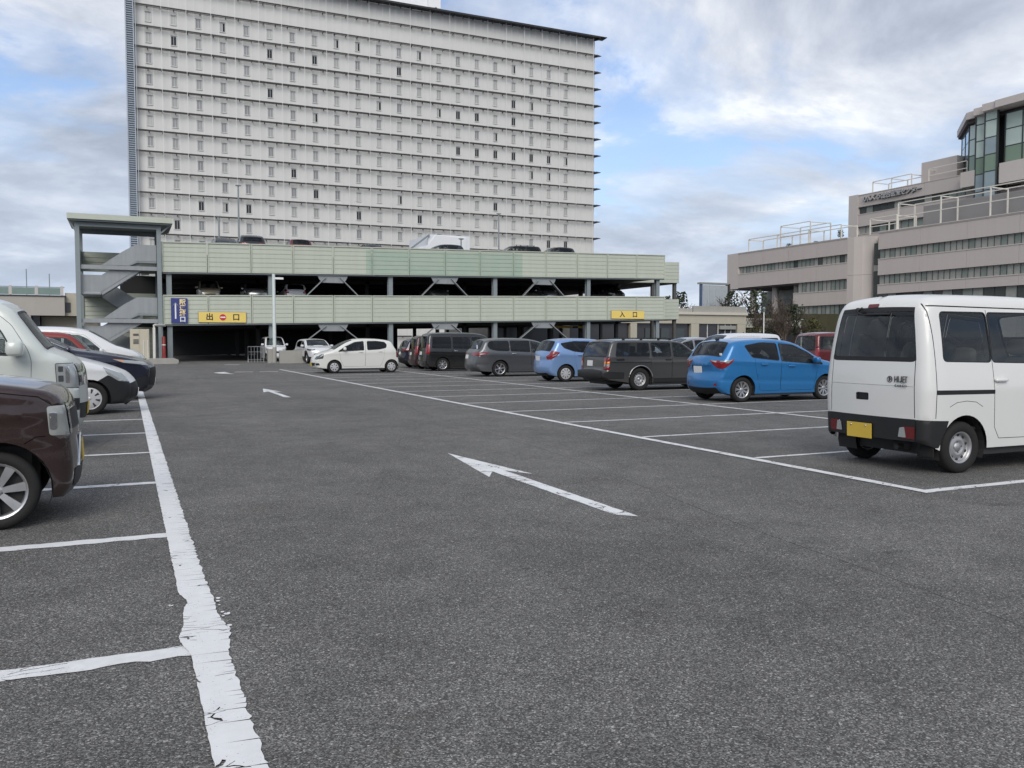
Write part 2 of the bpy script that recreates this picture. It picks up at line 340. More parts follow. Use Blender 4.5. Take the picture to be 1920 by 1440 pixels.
# ================================================================== tall hotel tower
M_TWALL = mat('tower_wall', (.66, .655, .632), .75, var=.05, vscale=.15, streak=2.2)
M_TLEDGE = mat('tower_ledge', (.045, .045, .048), .7, var=.06, vscale=1.0)
M_TROD = mat('tower_rod', (.74, .74, .72), .5)
M_TFRAME = mat('window_frame_light', (.66, .66, .64), .5)
M_PANES = [mat('pane_blind_%d' % i, c, .25, spec=.6) for i, c in enumerate([(.40, .40, .39), (.35, .35, .35), (.48, .48, .46), (.26, .265, .27), (.31, .315, .32)])]
M_PDARK = mat('pane_dark', (.02, .022, .025), .12); M_LOUV = mat('louvre_blue_grey', (.42, .47, .53), .5)
M_TWHITE = mat('penthouse_white', (.74, .75, .76), .6, var=.03)
TY = 140.0; TX0, TX1 = 1.6, 80.2; SLAB = [51.2 - 3.05 * k for k in range(-2, 17)]
tower = empty('hotel_tower', (0, 0, 0)); tag(tower, 'tall pale grey tower with rows of small windows and dark ledges behind the green garage', 'building')
MB().box((TX0, TY, -.2), (TX1, TY + 22, 57.23)).build('wall', M_TWALL, tower)
for k, z in enumerate(SLAB):
    b = MB(); x0, x1 = TX0 + .3, TX1 - .1; out = .85 if k else 1.8
    for yy in [TY - out + .26 * j for j in range(int(out / .26) + 1)]: b.box((x0 - .2, yy, z - .02), (x1 + .09, yy + .055, z + .02))
    if k == 0: b.box((x0 - .2, TY - out, z - .06), (x1 + 1.7, TY - .01, z + .06))
    n = 42
    for i in range(n + 1):                                   # bracket fins under the grating
        x = x0 + (x1 - x0) * i / n; b.add([(x - .05, TY - out + .05, z - .07), (x + .05, TY - out + .05, z - .07), (x + .05, TY - .02, z - .07), (x - .05, TY - .02, z - .07), (x - .05, TY - .02, z - .26), (x + .05, TY - .02, z - .26)],
            [(0, 1, 2, 3), (0, 3, 4), (1, 5, 2), (0, 4, 5, 1)])
    b.box((x0, TY - out + .02, z - .20), (x1 + .1, TY - out + .05, z - .025)); xe = x1 + .1; tip = 1.2 if k else 1.6
    b.add([(xe, TY - out, z + .07), (xe + tip, TY - out * .5, z + .07), (xe, TY, z + .07), (xe, TY - out, z - .32), (xe + tip, TY - out * .5, z - .02), (xe, TY, z - .32)], [(0, 1, 2), (5, 4, 3), (0, 3, 4, 1), (1, 4, 5, 2)])
    b.build('ledge', M_TLEDGE, tower)
nw = 21; wx = [4.15 + 3.512 * i for i in range(nw)]
DARK = {(1, 1), (5, 1), (7, 1), (11, 1), (17, 2), (17, 3), (14, 3), (15, 3), (5, 3), (14, 5), (15, 5), (16, 5), (17, 5), (18, 5), (19, 5), (7, 8), (4, 9), (1, 10), (12, 9), (19, 10), (20, 10), (9, 9), (14, 10), (6, 7), (2, 9), (16, 8)}
HALF = {(3, 0), (8, 0), (9, 0), (12, 0), (17, 0), (13, 3), (10, 3), (16, 4), (20, 5), (18, 6), (19, 6), (7, 4), (18, 2), (3, 9), (11, 8)}
def win_mesh(pane, half=False):
    b = MB(); w_, h = .36, .64
    for x0, x1, z0, z1 in ((-w_ - .07, -w_, -h - .07, h + .07), (w_, w_ + .07, -h - .07, h + .07), (-w_, w_, h, h + .07), (-w_, w_, -h - .09, -h)):
        b.box((x0, -.10, z0), (x1, 0, z1), 0)
    b.box((-w_ - .07, -.15, h + .07), (w_ + .07, 0, h + .11), 2)          # drip hood
    if half: b.box((-w_, -.02, -h), (-.03, 0, h), 1); b.box((-.03, -.06, -h), (.03, 0, h), 0); b.box((.03, -.02, -h), (w_, 0, h), 3)
    else: b.box((-w_, -.02, -h), (w_, 0, h), 1); b.box((-.02, -.05, -h), (.02, -.02, h), 0)
    return b.mesh('window', [M_TFRAME, pane, M_TLEDGE, M_PDARK], fix=True)
WM = [win_mesh(p) for p in M_PANES]; WD = win_mesh(M_PDARK); WH = win_mesh(M_PANES[0], True)
rw = random.Random(5)
for r_ in range(12):
    zc_ = SLAB[2] - 3.05 * r_ - 1.55
    for c_ in range(nw):
        me = WD if (c_, r_) in DARK else WH if (c_, r_) in HALF else rw.choices(WM, [5, 4, 3, 2 if c_ < 10 else 1, 2])[0]
        link('window', me, tower, (wx[c_] - .25, TY - .012, zc_))
rod = MB().box((-.03, -.03, 0), (.03, .03, 57.2)).mesh('rod', M_TROD); thin = MB().box((-.016, -.018, 0), (.016, .018, 57.2)).mesh('rod', M_TROD)
for i in range(23):
    x = wx[0] - .25 - 1.75 + 3.512 * i
    if TX0 + .4 < x < TX1: link('cable_rod', rod, tower, (x, TY - .92, 0))
    for dx in (1.1, 2.35):
        if TX0 + .3 < x + dx < TX1: link('cable_rod', thin, tower, (x + dx, TY - .70, 0))
b = MB()
for k in range(180):
    z = 57.0 - .32 * k
    if z < 0: break
    b.box((.75, TY - 1.1, z), (TX0 + .25, TY - .9, z + .09)); b.box((.75, TY - .9, z), (.85, TY + 5, z + .09))
for x in (.72, TX0 + .2): b.box((x, TY - 1.2, -.2), (x + .12, TY - 1.08, 57.2))
b.build('corner_louvre', M_LOUV, tower); MB().box((.9, TY - .85, 0), (TX0 + .24, TY - .02, 57.1)).build('corner_panel', mat('corner_blue_grey', (.27, .31, .36), .3, var=.12, vscale=.4), tower)
b = MB(); b.box((24.0, TY + 6, 57.0), (50.2, TY + 18, 66)); b.box((49.6, TY + 5, 60.2), (51.8, TY + 8, 63)); b.build('penthouse', M_TWHITE, tower)
MB().box((30, TY + 2, 57.01), (33.5, TY + 5, 59.0)).build('roof_plant', M_TWHITE, tower)
MB().bar((50.9, TY + 5, 60.2), (50.9, TY + 5, 57.0), .3, .3).build('roof_ladder', M_TLEDGE, tower)

# ================================================================== green three-deck garage
GY = 64.0; GX0, GX1 = 2.35, 43.95; SL = .0190
def sh(x): return SL * (x - GX0)
def green_mat():
    m = mat('green_siding', (.475, .505, .425), .55, var=.075, vscale=.5, streak=2.6, bump=0)
    t = m.node_tree; b = t.nodes['Principled BSDF']; src = b.inputs['Base Color'].links[0].from_socket
    pos = t.nodes.new('ShaderNodeNewGeometry').outputs['Position']; s = t.nodes.new('ShaderNodeSeparateXYZ'); t.links.new(pos, s.inputs[0])
    a = math_node(t, 'GREATER_THAN', s.outputs[0], 16.75); c = math_node(t, 'LESS_THAN', s.outputs[0], 29.9)
    e = math_node(t, 'GREATER_THAN', s.outputs[2], 6.6); y = math_node(t, 'LESS_THAN', s.outputs[1], GY + .2)
    top = math_node(t, 'LESS_THAN', math_node(t, 'SUBTRACT', s.outputs[2], math_node(t, 'MULTIPLY', s.outputs[0], SL)), 8.08)
    k = math_node(t, 'MULTIPLY', math_node(t, 'MULTIPLY', a, c), math_node(t, 'MULTIPLY', e, y)); k = math_node(t, 'MULTIPLY', k, top)
    k = math_node(t, 'MULTIPLY', k, math_node(t, 'MULTIPLY_ADD', noise(t, pos, 1.1, 4, .6), .7, .45))
    x = t.nodes.new('ShaderNodeMix'); x.data_type = 'RGBA'; t.links.new(math_node(t, 'MINIMUM', k, 1.0), x.inputs[0]); t.links.new(src, x.inputs[6]); x.inputs[7].default_value = (.33, .42, .34, 1)
    t.links.new(x.outputs[2], b.inputs['Base Color']); return m
M_GREEN = green_mat(); M_GTRIM = mat('green_trim', (.475, .505, .425), .5, var=.05, streak=2)
M_GALV = mat('galvanised_steel', (.29, .308, .318), .5, .2, var=.14, vscale=1.2, streak=5.0)
M_STEEL = mat('grey_painted_steel', (.23, .265, .275), .55, .1, var=.05)
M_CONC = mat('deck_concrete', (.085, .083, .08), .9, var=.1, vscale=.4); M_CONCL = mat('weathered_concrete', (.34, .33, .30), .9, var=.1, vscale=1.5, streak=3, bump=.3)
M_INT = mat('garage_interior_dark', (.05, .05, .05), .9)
gar = empty('parking_garage', (0, 0, 0)); tag(gar, 'low green-sided open parking garage with three decks across the end of the lot', 'building')
NP = 14; PW = (GX1 - GX0) / NP; ZL = ((2.63, 4.67), (6.25, 8.35))
NS = 6
def slat_mesh(h):
    b = MB(); pr = [(0, 0), (-.018, .010), (-.026, .05), (-.018, h - .03), (-.0, h - .008)]
    L = PW - .16
    for i in range(len(pr) - 1):
        (d0, z0), (d1, z1) = pr[i], pr[i + 1]
        b.add([(0, d0, z0), (L, d0, z0 + SL * L), (L, d1, z1 + SL * L), (0, d1, z1)], [(0, 1, 2, 3)])
    b.add([(0, d, z) for d, z in pr] + [(0, .0, h)], [tuple(range(len(pr) + 1))[::-1]]); b.add([(L, d, z + SL * L) for d, z in pr] + [(L, 0, h + SL * L)], [tuple(range(len(pr) + 1))])
    return b.mesh('slat', M_GREEN, fix=False)
for z0, z1 in ZL:
    sm_ = slat_mesh((z1 - z0 - .14) / NS); h = (z1 - z0 - .14) / NS
    for i in range(NP):
        x = GX0 + PW * i; b = MB()
        b.box((x + .02, GY - .07, z0), (x + PW - .02, GY + .02, z0 + .07)); b.box((x + .02, GY - .09, z1 - .07), (x + PW - .02, GY + .03, z1))
        for xx in (x + .02, x + PW - .09): b.box((xx, GY - .075, z0 + .07), (xx + .07, GY + .02, z1 - .07))
        b.box((x + .09, GY + .002, z0 + .07), (x + PW - .09, GY + .02, z1 - .07))
        p = b.build('parapet_panel', M_GREEN, gar, sh)
        for s in range(NS): link('slat', sm_, p, (x + .08, GY - .002, z0 + .07 + h * s + sh(x + .08)))
    # return around the left and right ends
    MB().box((GX0 - .06, GY - .06, z0 + .01), (GX0 + .01, GY + 36, z1 - .01)).build('end_panel', M_GREEN, gar, sh)
    if z0 < 4: MB().box((GX1 + .01, GY + .05, z0 + .01), (GX1 + .08, GY + 6.9, z1 - .01)).build('end_panel', M_GREEN, gar, sh)
    MB().box((GX1 + .01, GY + 6.9, z0 + .1), (50.4, GY + 7.0, z1 + .06)).build('end_panel', M_GREEN, gar, sh)
    for q in range(NS):
        zz_ = z0 + .1 + (z1 - z0 - .04) * q / NS
        MB().box((GX1 + .02, GY + 6.86, zz_ + .02), (50.38, GY + 6.9, zz_ + (z1 - z0) / NS - .01)).build('slat', M_GREEN, gar, sh)
GD = 36.0
for k, (z0, z1) in enumerate(ZL):
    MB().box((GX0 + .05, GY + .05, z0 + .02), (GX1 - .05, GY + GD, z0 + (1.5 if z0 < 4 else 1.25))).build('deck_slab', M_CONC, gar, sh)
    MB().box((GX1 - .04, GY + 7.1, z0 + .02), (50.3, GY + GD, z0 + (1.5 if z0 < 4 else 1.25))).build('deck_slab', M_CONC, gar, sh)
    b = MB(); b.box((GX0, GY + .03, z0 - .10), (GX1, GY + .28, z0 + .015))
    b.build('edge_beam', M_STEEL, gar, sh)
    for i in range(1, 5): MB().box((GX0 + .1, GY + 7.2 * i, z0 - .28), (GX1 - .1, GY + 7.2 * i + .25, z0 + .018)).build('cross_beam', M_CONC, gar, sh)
    MB().box((GX0, GY + GD, z0), (50.3, GY + GD + .1, z1 - .5)).build('rear_panel', M_GREEN, gar, sh)
CX = [2.79, 9.72, 18.75, 27.58, 36.32, 43.41]
for i, x in enumerate(CX):
    b = MB(); w_ = .17
    for a in (-1, 1): b.box((x - w_, GY + .42 + .17 * a - .02, 0), (x + w_, GY + .42 + .17 * a + .02, 6.3 + sh(x)))
    b.box((x - .03, GY + .27, 0), (x + .03, GY + .57, 6.3 + sh(x)))
    b.box((x - .26, GY + .16, 0), (x + .26, GY + .68, .05)); b.build('column', M_STEEL, gar)
    for yy in (7.2, 14.4, 21.6, 28.8, 35.5):
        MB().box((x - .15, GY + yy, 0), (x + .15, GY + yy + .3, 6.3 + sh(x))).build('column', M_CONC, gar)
for x in (47.5, 50.1):
    for yy in (7.1, 21.6, 35.5): MB().box((x - .15, GY + yy, 0), (x + .15, GY + yy + .3, 6.3 + sh(x))).build('column', M_CONC, gar)
for lv, (zt, zb) in enumerate(((2.52, 0.0), (6.14, 2.95))):
    for a in range(1, 4):
        xc = (CX[a] + CX[a + 1]) / 2; z = zt + sh(xc); b = MB()
        b.prism([(-1.15, 0), (1.15, 0), (1.0, -.30), (.8, -.52), (-.8, -.52), (-1.0, -.30)], .04, 0, (xc, GY + .14, z)); b.build('gusset_plate', M_GALV, gar)
        for s in (-1, 1):
            MB().bar((xc + s * .55, GY + .10, z - .12), (xc + s * 3.6, GY + .10, zb + sh(xc) + .05), .06, .22, up=(0, 1, 0)).bar((xc + s * .55, GY + .2, z - .12), (xc + s * 3.6, GY + .2, zb + sh(xc) + .05), .06, .22, up=(0, 1, 0)).build('brace', M_GALV, gar)
# closed rear at the left half, ramps block the view there
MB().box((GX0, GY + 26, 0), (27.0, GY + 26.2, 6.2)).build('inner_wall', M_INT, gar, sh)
# the headroom bar and a lintel in the entrance bay
# ---- signs
M_YEL = mat('sign_yellow', (.80, .60, .16), .45, var=.03); M_NAVY = mat('sign_navy', (.035, .05, .20), .45); M_BLK = mat('sign_black', (.02, .02, .02), .5)
M_RED = mat('sign_red', (.55, .03, .04), .45); M_WHT = mat('sign_white', (.8, .8, .8), .5); M_CREAM = mat('sign_cream', (.85, .68, .36), .5)
def sign(name, x0, x1, z0, z1, m, label):
    e = MB().box((x0, GY - .17, z0), (x1, GY - .11, z1)).build(name, m); tag(e, label, 'sign'); return e
FR = GY - .176
s = sign('exit_sign', 4.67, 7.88, 2.80, 3.52, M_YEL, 'yellow exit sign with a red no-entry disc on the green parapet')
text_mesh('lettering', '出', .52, M_BLK, s, .004, (5.40, FR, 3.15), bold=.012); text_mesh('lettering', '口', .52, M_BLK, s, .004, (7.20, FR, 3.15), bold=.012)
MB().lathe([(0.0001, 0), (.225, 0), (.225, -.012), (0.0001, -.012)], 24, 0, 'y', (6.29, FR + .006, 3.16), False).build('no_entry_disc', M_RED, s)
MB().box((6.12, FR - .016, 3.115), (6.46, FR - .004, 3.205)).build('no_entry_bar', M_WHT, s)
MB().box((4.64, GY - .12, 2.77), (7.91, GY - .1, 3.55)).build('back_plate', M_STEEL, s)
s = sign('entrance_sign', 38.38, 41.72, 3.43, 4.12, M_YEL, 'yellow entrance sign at the right end of the garage')
text_mesh('lettering', '入', .54, M_BLK, s, .004, (39.45, FR, 3.77), bold=.012); text_mesh('lettering', '口', .54, M_BLK, s, .004, (40.75, FR, 3.77), bold=.012)
MB().box((38.35, GY - .12, 3.40), (41.75, GY - .1, 4.15)).build('back_plate', M_STEEL, s)
s = sign('direction_sign', 2.87, 3.95, 2.72, 4.46, M_NAVY, 'tall navy direction sign with white up arrow')
for k, ch in enumerate('駅連絡口'):
    if k < 3: text_mesh('lettering', ch, .42, M_CREAM, s, .004, (3.62, FR, 4.17 - .40 * k), bold=.010)
    else: text_mesh('lettering', ch, .42, M_WHT, s, .004, (3.62, FR, 4.17 - .40 * k), bold=.012)
b = MB(); b.box((3.115, FR - .004, 3.02), (3.205, FR + .004, 4.10))
for sgn in (-1, 1): b.bar((3.16, FR - .003, 4.16), (3.16 + sgn * .19, FR - .003, 3.90), .006, .10, up=(0, 1, 0))
b.build('arrow', M_WHT, s)
# ---- stair tower on the left of the garage
st = empty('stair_tower', (0, 0, 0)); tag(st, 'open galvanised steel stair tower with flat green canopy left of the garage', 'staircase')
SX0, SX1 = -2.85, 2.22; SY = 63.9
for x in (SX0, SX1 - .05):
    for y in (SY, SY + 4.4):
        MB().box((x - .14, y - .14, 0), (x + .14, y + .14, 9.35)).build('post', M_STEEL, st)
b = MB(); b.box((-3.4, SY - .7, 9.52), (3.05, SY + 5.2, 9.88)); b.build('canopy', M_GTRIM, st)
b = MB(); b.box((-3.25, SY - .55, 9.42), (2.92, SY + 5.1, 9.515)); b.box((SX0, SY - .12, 9.12), (SX1, SY + .1, 9.40)); b.box((SX0, SY + 4.3, 9.12), (SX1, SY + 4.5, 9.40))
b.bar((SX0 - .1, SY - .05, 8.8), (-3.3, SY - .05, 9.45), .12, .1); b.bar((SX1 + .1, SY - .05, 8.9), (2.9, SY - .05, 9.45), .12, .1); b.build('canopy_frame', M_STEEL, st)
hsl = .33
for (za, zb) in ((6.45, 7.85), (2.95, 4.95), (0.1, 2.5)):
    n = int((zb - za) / hsl); p = MB().box((SX0 + .1, SY + 4.42, za), (SX1, SY + 4.46, zb)).build('rear_panel', M_GREEN, st)
    for q in range(n): MB().box((SX0 + .12, SY + 4.36, za + hsl * q + .02), (SX1 - .02, SY + 4.415, za + hsl * (q + 1) - .012)).build('slat', M_GREEN, p)
MB().box((SX0 - .02, SY + .2, 6.45), (SX0 + .02, SY + 4.3, 7.9)).build('side_panel', M_GREEN, st)
for zf, zm, zlow in ((6.45, 4.78, 2.85), (2.85, 1.35, 0.0)):
    # landings
    MB().box((SX0 + .15, SY + .02, zf - .14), (SX1 - .2, SY + .26, zf + .13)).build('floor_beam', M_GALV, st)
    MB().box((.9, SY + .27, zf - .05), (SX1 + .3, SY + 4.3, zf + .05)).build('floor_landing', M_GALV, st)
    MB().box((SX0 + .15, SY + .15, zm - .16), (-1.5, SY + 4.3, zm - .04)).build('mid_landing', M_GALV, st)
    def flight(xa, za, xb, zb_, y, nm='flight'):
        b = MB(); n = 10
        for k in range(n):
            f = (k + .5) / n; b.box((xa + (xb - xa) * k / n, y + .05, za + (zb_ - za) * f), (xa + (xb - xa) * (k + 1) / n + .02, y + 1.5, za + (zb_ - za) * f + .04))
        for yy in (y, y + 1.55): b.bar((xa, yy, za - .02), (xb, yy, zb_ - .02), .05, .30, up=(0, 0, 1))
        b.build(nm, M_GALV, st)
    flight(-1.5, zm - .05, .95, zf, SY + .32); flight(1.1, zlow + .05, -1.5, zm - .05, SY + 2.5)
    # solid sheet balustrades: landing left, sloping, landing right above the floor line
    hb = 1.15
    MB().prism([(SX0 + .16, zm - .02), (-1.55, zm - .02), (.9, zf + .03), (.9, zf + hb), (-1.45, zm + hb), (SX0 + .16, zm + hb)], .03, 0, (0, SY + .27, 0)).build('balustrade', M_GALV, st)
    MB().prism([(-1.4, zf + .16), (.15, zf + .16), (.75, zf + .50), (SX1 - .22, zf + .50), (SX1 - .22, zf + 1.62), (.72, zf + 1.62), (-.1, zf + 1.12)], .03, 0, (0, SY + .12, 0)).build('balustrade', M_GALV, st)
    MB().prism([(.1, zf + .14), (.72, zf + .47), (SX1 - .22, zf + .47), (SX1 - .22, zf + .38), (.78, zf + .38), (.3, zf + .14)], .10, 0, (0, SY + .03, 0)).build('stringer', M_STEEL, st)
    MB().prism([(1.1, zlow + .2), (1.1, zlow + 1.3), (-1.5, zm + hb), (-1.5, zm)], .03, 0, (0, SY + 2.46, 0)).build('balustrade', M_GALV, st)
MB().box((-.35, SY + 4.48, .0), (SX1 + .1, SY + 4.55, 6.25)).build('shade_backing', M_INT, st)  # added dark sheet; its colour stands in for the shaded garage interior
# ---- things at the foot of the stairs
M_BEIGE = mat('cabinet_beige', (.50, .46, .36), .5, var=.05, streak=2); M_GREY = mat('vent_dark', (.06, .06, .06), .6)
cb = empty('electrical_cabinet', (0, 0, 0)); tag(cb, 'beige steel electrical cabinet standing under the stairs', 'cabinet')
MB().box((.22, 63.0, .08), (1.42, 63.7, 2.28)).build('housing', M_BEIGE, cb); MB().box((.18, 62.96, 0), (1.46, 63.74, .08)).build('plinth', M_CONCL, cb)
for x0, x1 in ((.25, .80), (.83, 1.39)): MB().box((x0, 62.975, .13), (x1, 62.998, 2.22)).build('door', M_BEIGE, cb)
for z0, z1 in ((1.83, 1.98), (1.28, 1.62)):
    b = MB()
    for q in range(4): b.box((.42, 62.955, z0 + (z1 - z0) * q / 4), (.76, 62.972, z0 + (z1 - z0) * (q + .6) / 4))
    b.build('vent', M_GREY, cb)
M_REDP = mat('red_paint', (.22, .028, .025), .5, var=.05)
hy = empty('fire_hose_post', (0, 0, 0)); tag(hy, 'red fire equipment post beside the left garage column', 'fire post')
MB().lathe([(.0001, 1.52), (.09, 1.5), (.12, 1.42), (.12, .1), (.16, .1), (.16, 0)], 16, 0, 'z', (2.32, 62.9, .28)).build('barrel', M_REDP, hy)
MB().lathe([(.128, .9), (.128, .96)], 16, 0, 'z', (2.32, 62.9, .28)).build('band', M_WHT, hy)
dp = MB().tube([(2.45, GY + .1, 2.55), (1.80, 62.3, 2.55), (1.72, 62.2, 2.5), (1.70, 62.2, 2.35), (1.70, 62.2, .2)], .095, 10).build('drain_pipe', mat('pvc_white', (.62, .60, .55), .5, var=.06)); tag(dp, 'pale plastic drain pipe bending down beside the stairs', 'pipe')
kb = MB(); kb.prism([(1.0, 0), (2.95, 0), (3.05, .05), (3.05, .26), (2.95, .30), (1.0, .30)], 4.6, 0, (0, 59.0, 0)); kb.build('kerb_island', M_CONCL); tag(bpy.data.objects['kerb_island'], 'raised concrete kerb island at the foot of the left garage column', 'kerb')
for k, x in enumerate((1.0, 1.25)):
    bo = MB(); bo.tube([(x, 59.6, .3), (x, 59.6, 1.55)], .04, 8); bo.lathe([(.045, 1.2), (.045, 1.35)], 8, 0, 'z', (x, 59.6, 0)); o = bo.build('marker_post', MATS['pvc_white'])
    tag(o, ['thin pale marker post on the kerb island, farther from the pipe', 'thin pale marker post on the kerb island, nearer the pipe'][k], 'post')
# ================================================================== hospital on the right
M_PINK = mat('pink_grey_tile', (.52, .47, .44), .6, var=.05, vscale=.25, streak=1.2); M_PINK2 = mat('pink_grey_tile_trim', (.55, .50, .47), .55, var=.03)
M_WGLASS = mat('hospital_pane', (.05, .06, .06), .08, var=.05); M_CURT = mat('pane_curtain', (.30, .31, .285), .35, var=.12, vscale=1.5); M_CURT2 = mat('pane_curtain_green', (.20, .235, .215), .3, var=.14, vscale=.9)
M_WFRAME = mat('white_steel', (.70, .67, .60), .5, var=.04); M_SOFF = mat('soffit_dark', (.07, .06, .06), .8)
M_GGREEN = mat('spandrel_green', (.20, .29, .22), .18, spec=.7); M_GPALE = mat('tower_glass', (.50, .62, .57), .06, spec=1.0); M_GBLUE = mat('tower_glass_blue', (.28, .36, .40), .05, spec=1.0); M_MULL = mat('mullion_dark', (.05, .06, .06), .4)
hosp = empty('hospital', (0, 0, 0)); tag(hosp, 'large pinkish hospital with long window bands behind the white van', 'building')
HX = 105.0
rh = random.Random(11)
def band_wall(Y0, Y1, z0, z1, X=HX, depth=1.2, nm='spandrel', pl=7.0):
    n = max(1, round(abs(Y1 - Y0) / pl))
    for i in range(n):
        a = Y0 + (Y1 - Y0) * i / n; c = Y0 + (Y1 - Y0) * (i + 1) / n
        b = MB(); b.box((X, min(a, c) + .015, z0), (X + depth, max(a, c) - .015, z1)); b.box((X - .06, min(a, c) + .02, z1 - .14), (X + .0, max(a, c) - .02, z1 - .02)); b.build(nm, M_PINK, hosp)
def band_win(Y0, Y1, z0, z1, X=HX, pitch=.95, dark=.05):
    n = max(1, round(abs(Y1 - Y0) / pitch)); d = (Y1 - Y0) / n
    for i in range(n):
        a = Y0 + d * i; m = rh.choices([M_WGLASS, M_CURT, M_CURT2], [dark, .45, .35])[0]
        y0, y1 = sorted((a, a + d)); b = MB(); b.box((X + .42, y0 + .03, z0 - .02), (X + .46, y1 - .03, z1 + .02), 0); b.box((X + .36, y0 - .03, z0 - .02), (X + .48, y0 + .03, z1 + .02), 1)
        b.build('pane', [m, M_MULL], hosp)
    return
# left wing: slab above an open undercroft, then full height to its curved corner
YA, YB = 128.9, 102.3
for z0, z1 in ((15.37, 17.9), (11.45, 14.08)): band_wall(YA, YB, z0, z1)
band_win(YA, YB, 14.08, 15.37); band_win(113.5, YB, 9.75, 11.45)
band_wall(114.3, YB, 7.42, 9.75); band_win(113.8, YB, 5.1, 7.42); band_wall(114.3, YB, 2.6, 5.1)
MB().box((HX + .0, YA + .01, 11.3), (HX + 12, YA + 3.2, 17.98)).build('end_block', M_PINK2, hosp)
MB().box((HX + .5, YB, 11.5), (HX + 14, YA, 17.7)).build('core', M_SOFF, hosp); MB().box((HX + .5, YB, 0), (HX + 14, 113.4, 11.49)).build('core', M_SOFF, hosp)
MB().box((HX + .1, 113.5, 11.2), (HX + 14, YA + 3, 11.29)).build('soffit', M_SOFF, hosp)
for yy in (116, 121.5, 127.5): MB().lathe([(.6, 0), (.6, 11.2)], 14, 0, 'z', (HX + 2.5, yy, 0)).build('pillar', M_PINK2, hosp)
MB().box((HX + 10, 113, 0), (HX + 10.2, 134, 11.2)).build('undercroft_wall', M_CURT, hosp)
for k in range(7): MB().box((HX + 9.9, 114 + 2.9 * k, 2.0), (HX + 9.99, 116 + 2.9 * k, 9.5)).build('pane', M_WGLASS, hosp)
# curved corner and recess between the wings
cv = [(HX, YB), (HX + .15, YB - 1.2), (HX + .7, YB - 2.4), (HX + 1.7, YB - 3.4), (HX + 3.2, YB - 4.2), (HX + 6, YB - 4.8), (HX + 12, YB - 5), (HX + 12, YB), (HX + 1.2, YB)]
for z0, z1 in ((0, 5.9), (5.93, 11.9), (11.93, 17.9)): MB().prism(cv, z1 - z0, 0, (0, 0, z0), (1, 0, 0), (0, 1, 0), (0, 0, 1)).build('curved_corner', M_PINK, hosp)
for z0, z1, m in ((8.4, 12.2, M_WGLASS), (12.3, 13.2, M_CURT), (13.3, 16.6, M_WGLASS)): MB().box((HX + 1.0, 96.5, z0), (HX + 1.6, 97.9, z1)).build('bay_window', [m], hosp)
MB().box((HX + 1.9, 96.3, 0), (HX + 12, 98, 17.6)).build('recess', M_SOFF, hosp)
# right wing
YC, YD = 96.2, 66.0
for z0, z1 in ((15.45, 18.0), (11.55, 14.05), (8.7, 10.15), (2.0, 6.0)): band_wall(YC, YD, z0, z1)
band_win(YC, YD, 14.05, 15.45); band_win(YC, YD, 10.15, 11.55); band_win(YC, YD, 6.0, 8.7, pitch=1.6, dark=1)
MB().box((HX + .5, YD, 0), (HX + 14, YC - .02, 17.7)).build('core', M_SOFF, hosp)
MB().box((HX - .12, YD, 18.0), (HX + .5, YC, 18.12)).build('coping', M_PINK2, hosp); MB().box((HX - .1, YB, 17.9), (HX + .5, YA, 17.99)).build('coping', M_PINK2, hosp)
# set-back storey behind the right wing parapet
MB().box((HX + 4.5, 66, 17.7), (HX + 16, 92.0, 21.7)).build('setback_wall', mat('grey_panel', (.29, .28, .275), .6, var=.03, streak=1), hosp)
# white steel roof frames
def frame(ys, zt, zb, X=HX + .35, dx=3.4, nm='roof_frame', mid=True):
    for i, y in enumerate(ys):
        for x in (X, X + dx): MB().box((x - .08, y - .08, zb), (x + .08, y + .08, zt)).build('frame_post', M_WFRAME, hosp)
        MB().box((X + .08, y - .06, zt - .13), (X + dx - .08, y + .06, zt)).build('frame_beam', M_WFRAME, hosp)
    for x in (X, X + dx): MB().box((x - .06, min(ys), zt + .002), (x + .06, max(ys), zt + .13)).build('frame_beam', M_WFRAME, hosp)
    if mid: MB().box((X - .05, min(ys) + .09, (zb + zt) / 2 - .06), (X + .05, max(ys) - .09, (zb + zt) / 2 + .06)).build('frame_beam', M_WFRAME, hosp)
frame([126.4, 118.8, 111.2, 104.0], 20.2, 17.95, mid=False); frame([118.6, 111.4], 21.7, 17.95, HX + .9, 4.5)
frame([98.0, 93.0], 20.3, 17.9, HX + .2, 4); frame([92.9, 85.6, 78.0, 70.5], 22.0, 18.1, mid=True)
# upper block with its sign
UX = 125.0
band_wall(121.5, 80, 26.4, 28.7, UX, 2, 'spandrel', 9); band_win(119.4, 80, 25.1, 26.4, UX, 1.6, .5); band_wall(121.5, 80, 22.8, 25.1, UX, 2, 'spandrel', 9)
band_win(119.4, 80, 21.4, 22.8, UX, 1.6, .5); band_wall(121.5, 80, 17.5, 21.4, UX, 2, 'spandrel', 9)
MB().box((UX + .6, 80, 10), (UX + 25, 121.4, 28.5)).build('core', M_SOFF, hosp); MB().box((UX - .1, 119.4, 10), (UX + 14, 121.6, 28.8)).build('end_block', M_PINK2, hosp)
M_SIGNL = mat('sign_letter_dark', (.10, .10, .10), .4, .3); M_SIGNS = mat('sign_letter_face', (.55, .55, .55), .35, .5)
text_mesh('sign_lettering', 'りんくう総合医療センター', 1.15, M_SIGNS, hosp, .12, (UX - .30, 111.7, 27.65), (R(90), 0, R(-90)), 'CENTER', .92, .02)
text_mesh('sign_lettering', 'りんくう総合医療センター', 1.15, M_SIGNL, hosp, .03, (UX - .10, 111.62, 27.58), (R(90), 0, R(-90)), 'CENTER', .92, .03)
MB().box((UX + 2, 100.3, 28.5), (UX + 9, 107.3, 32.5)).build('plant_room', M_PINK, hosp)
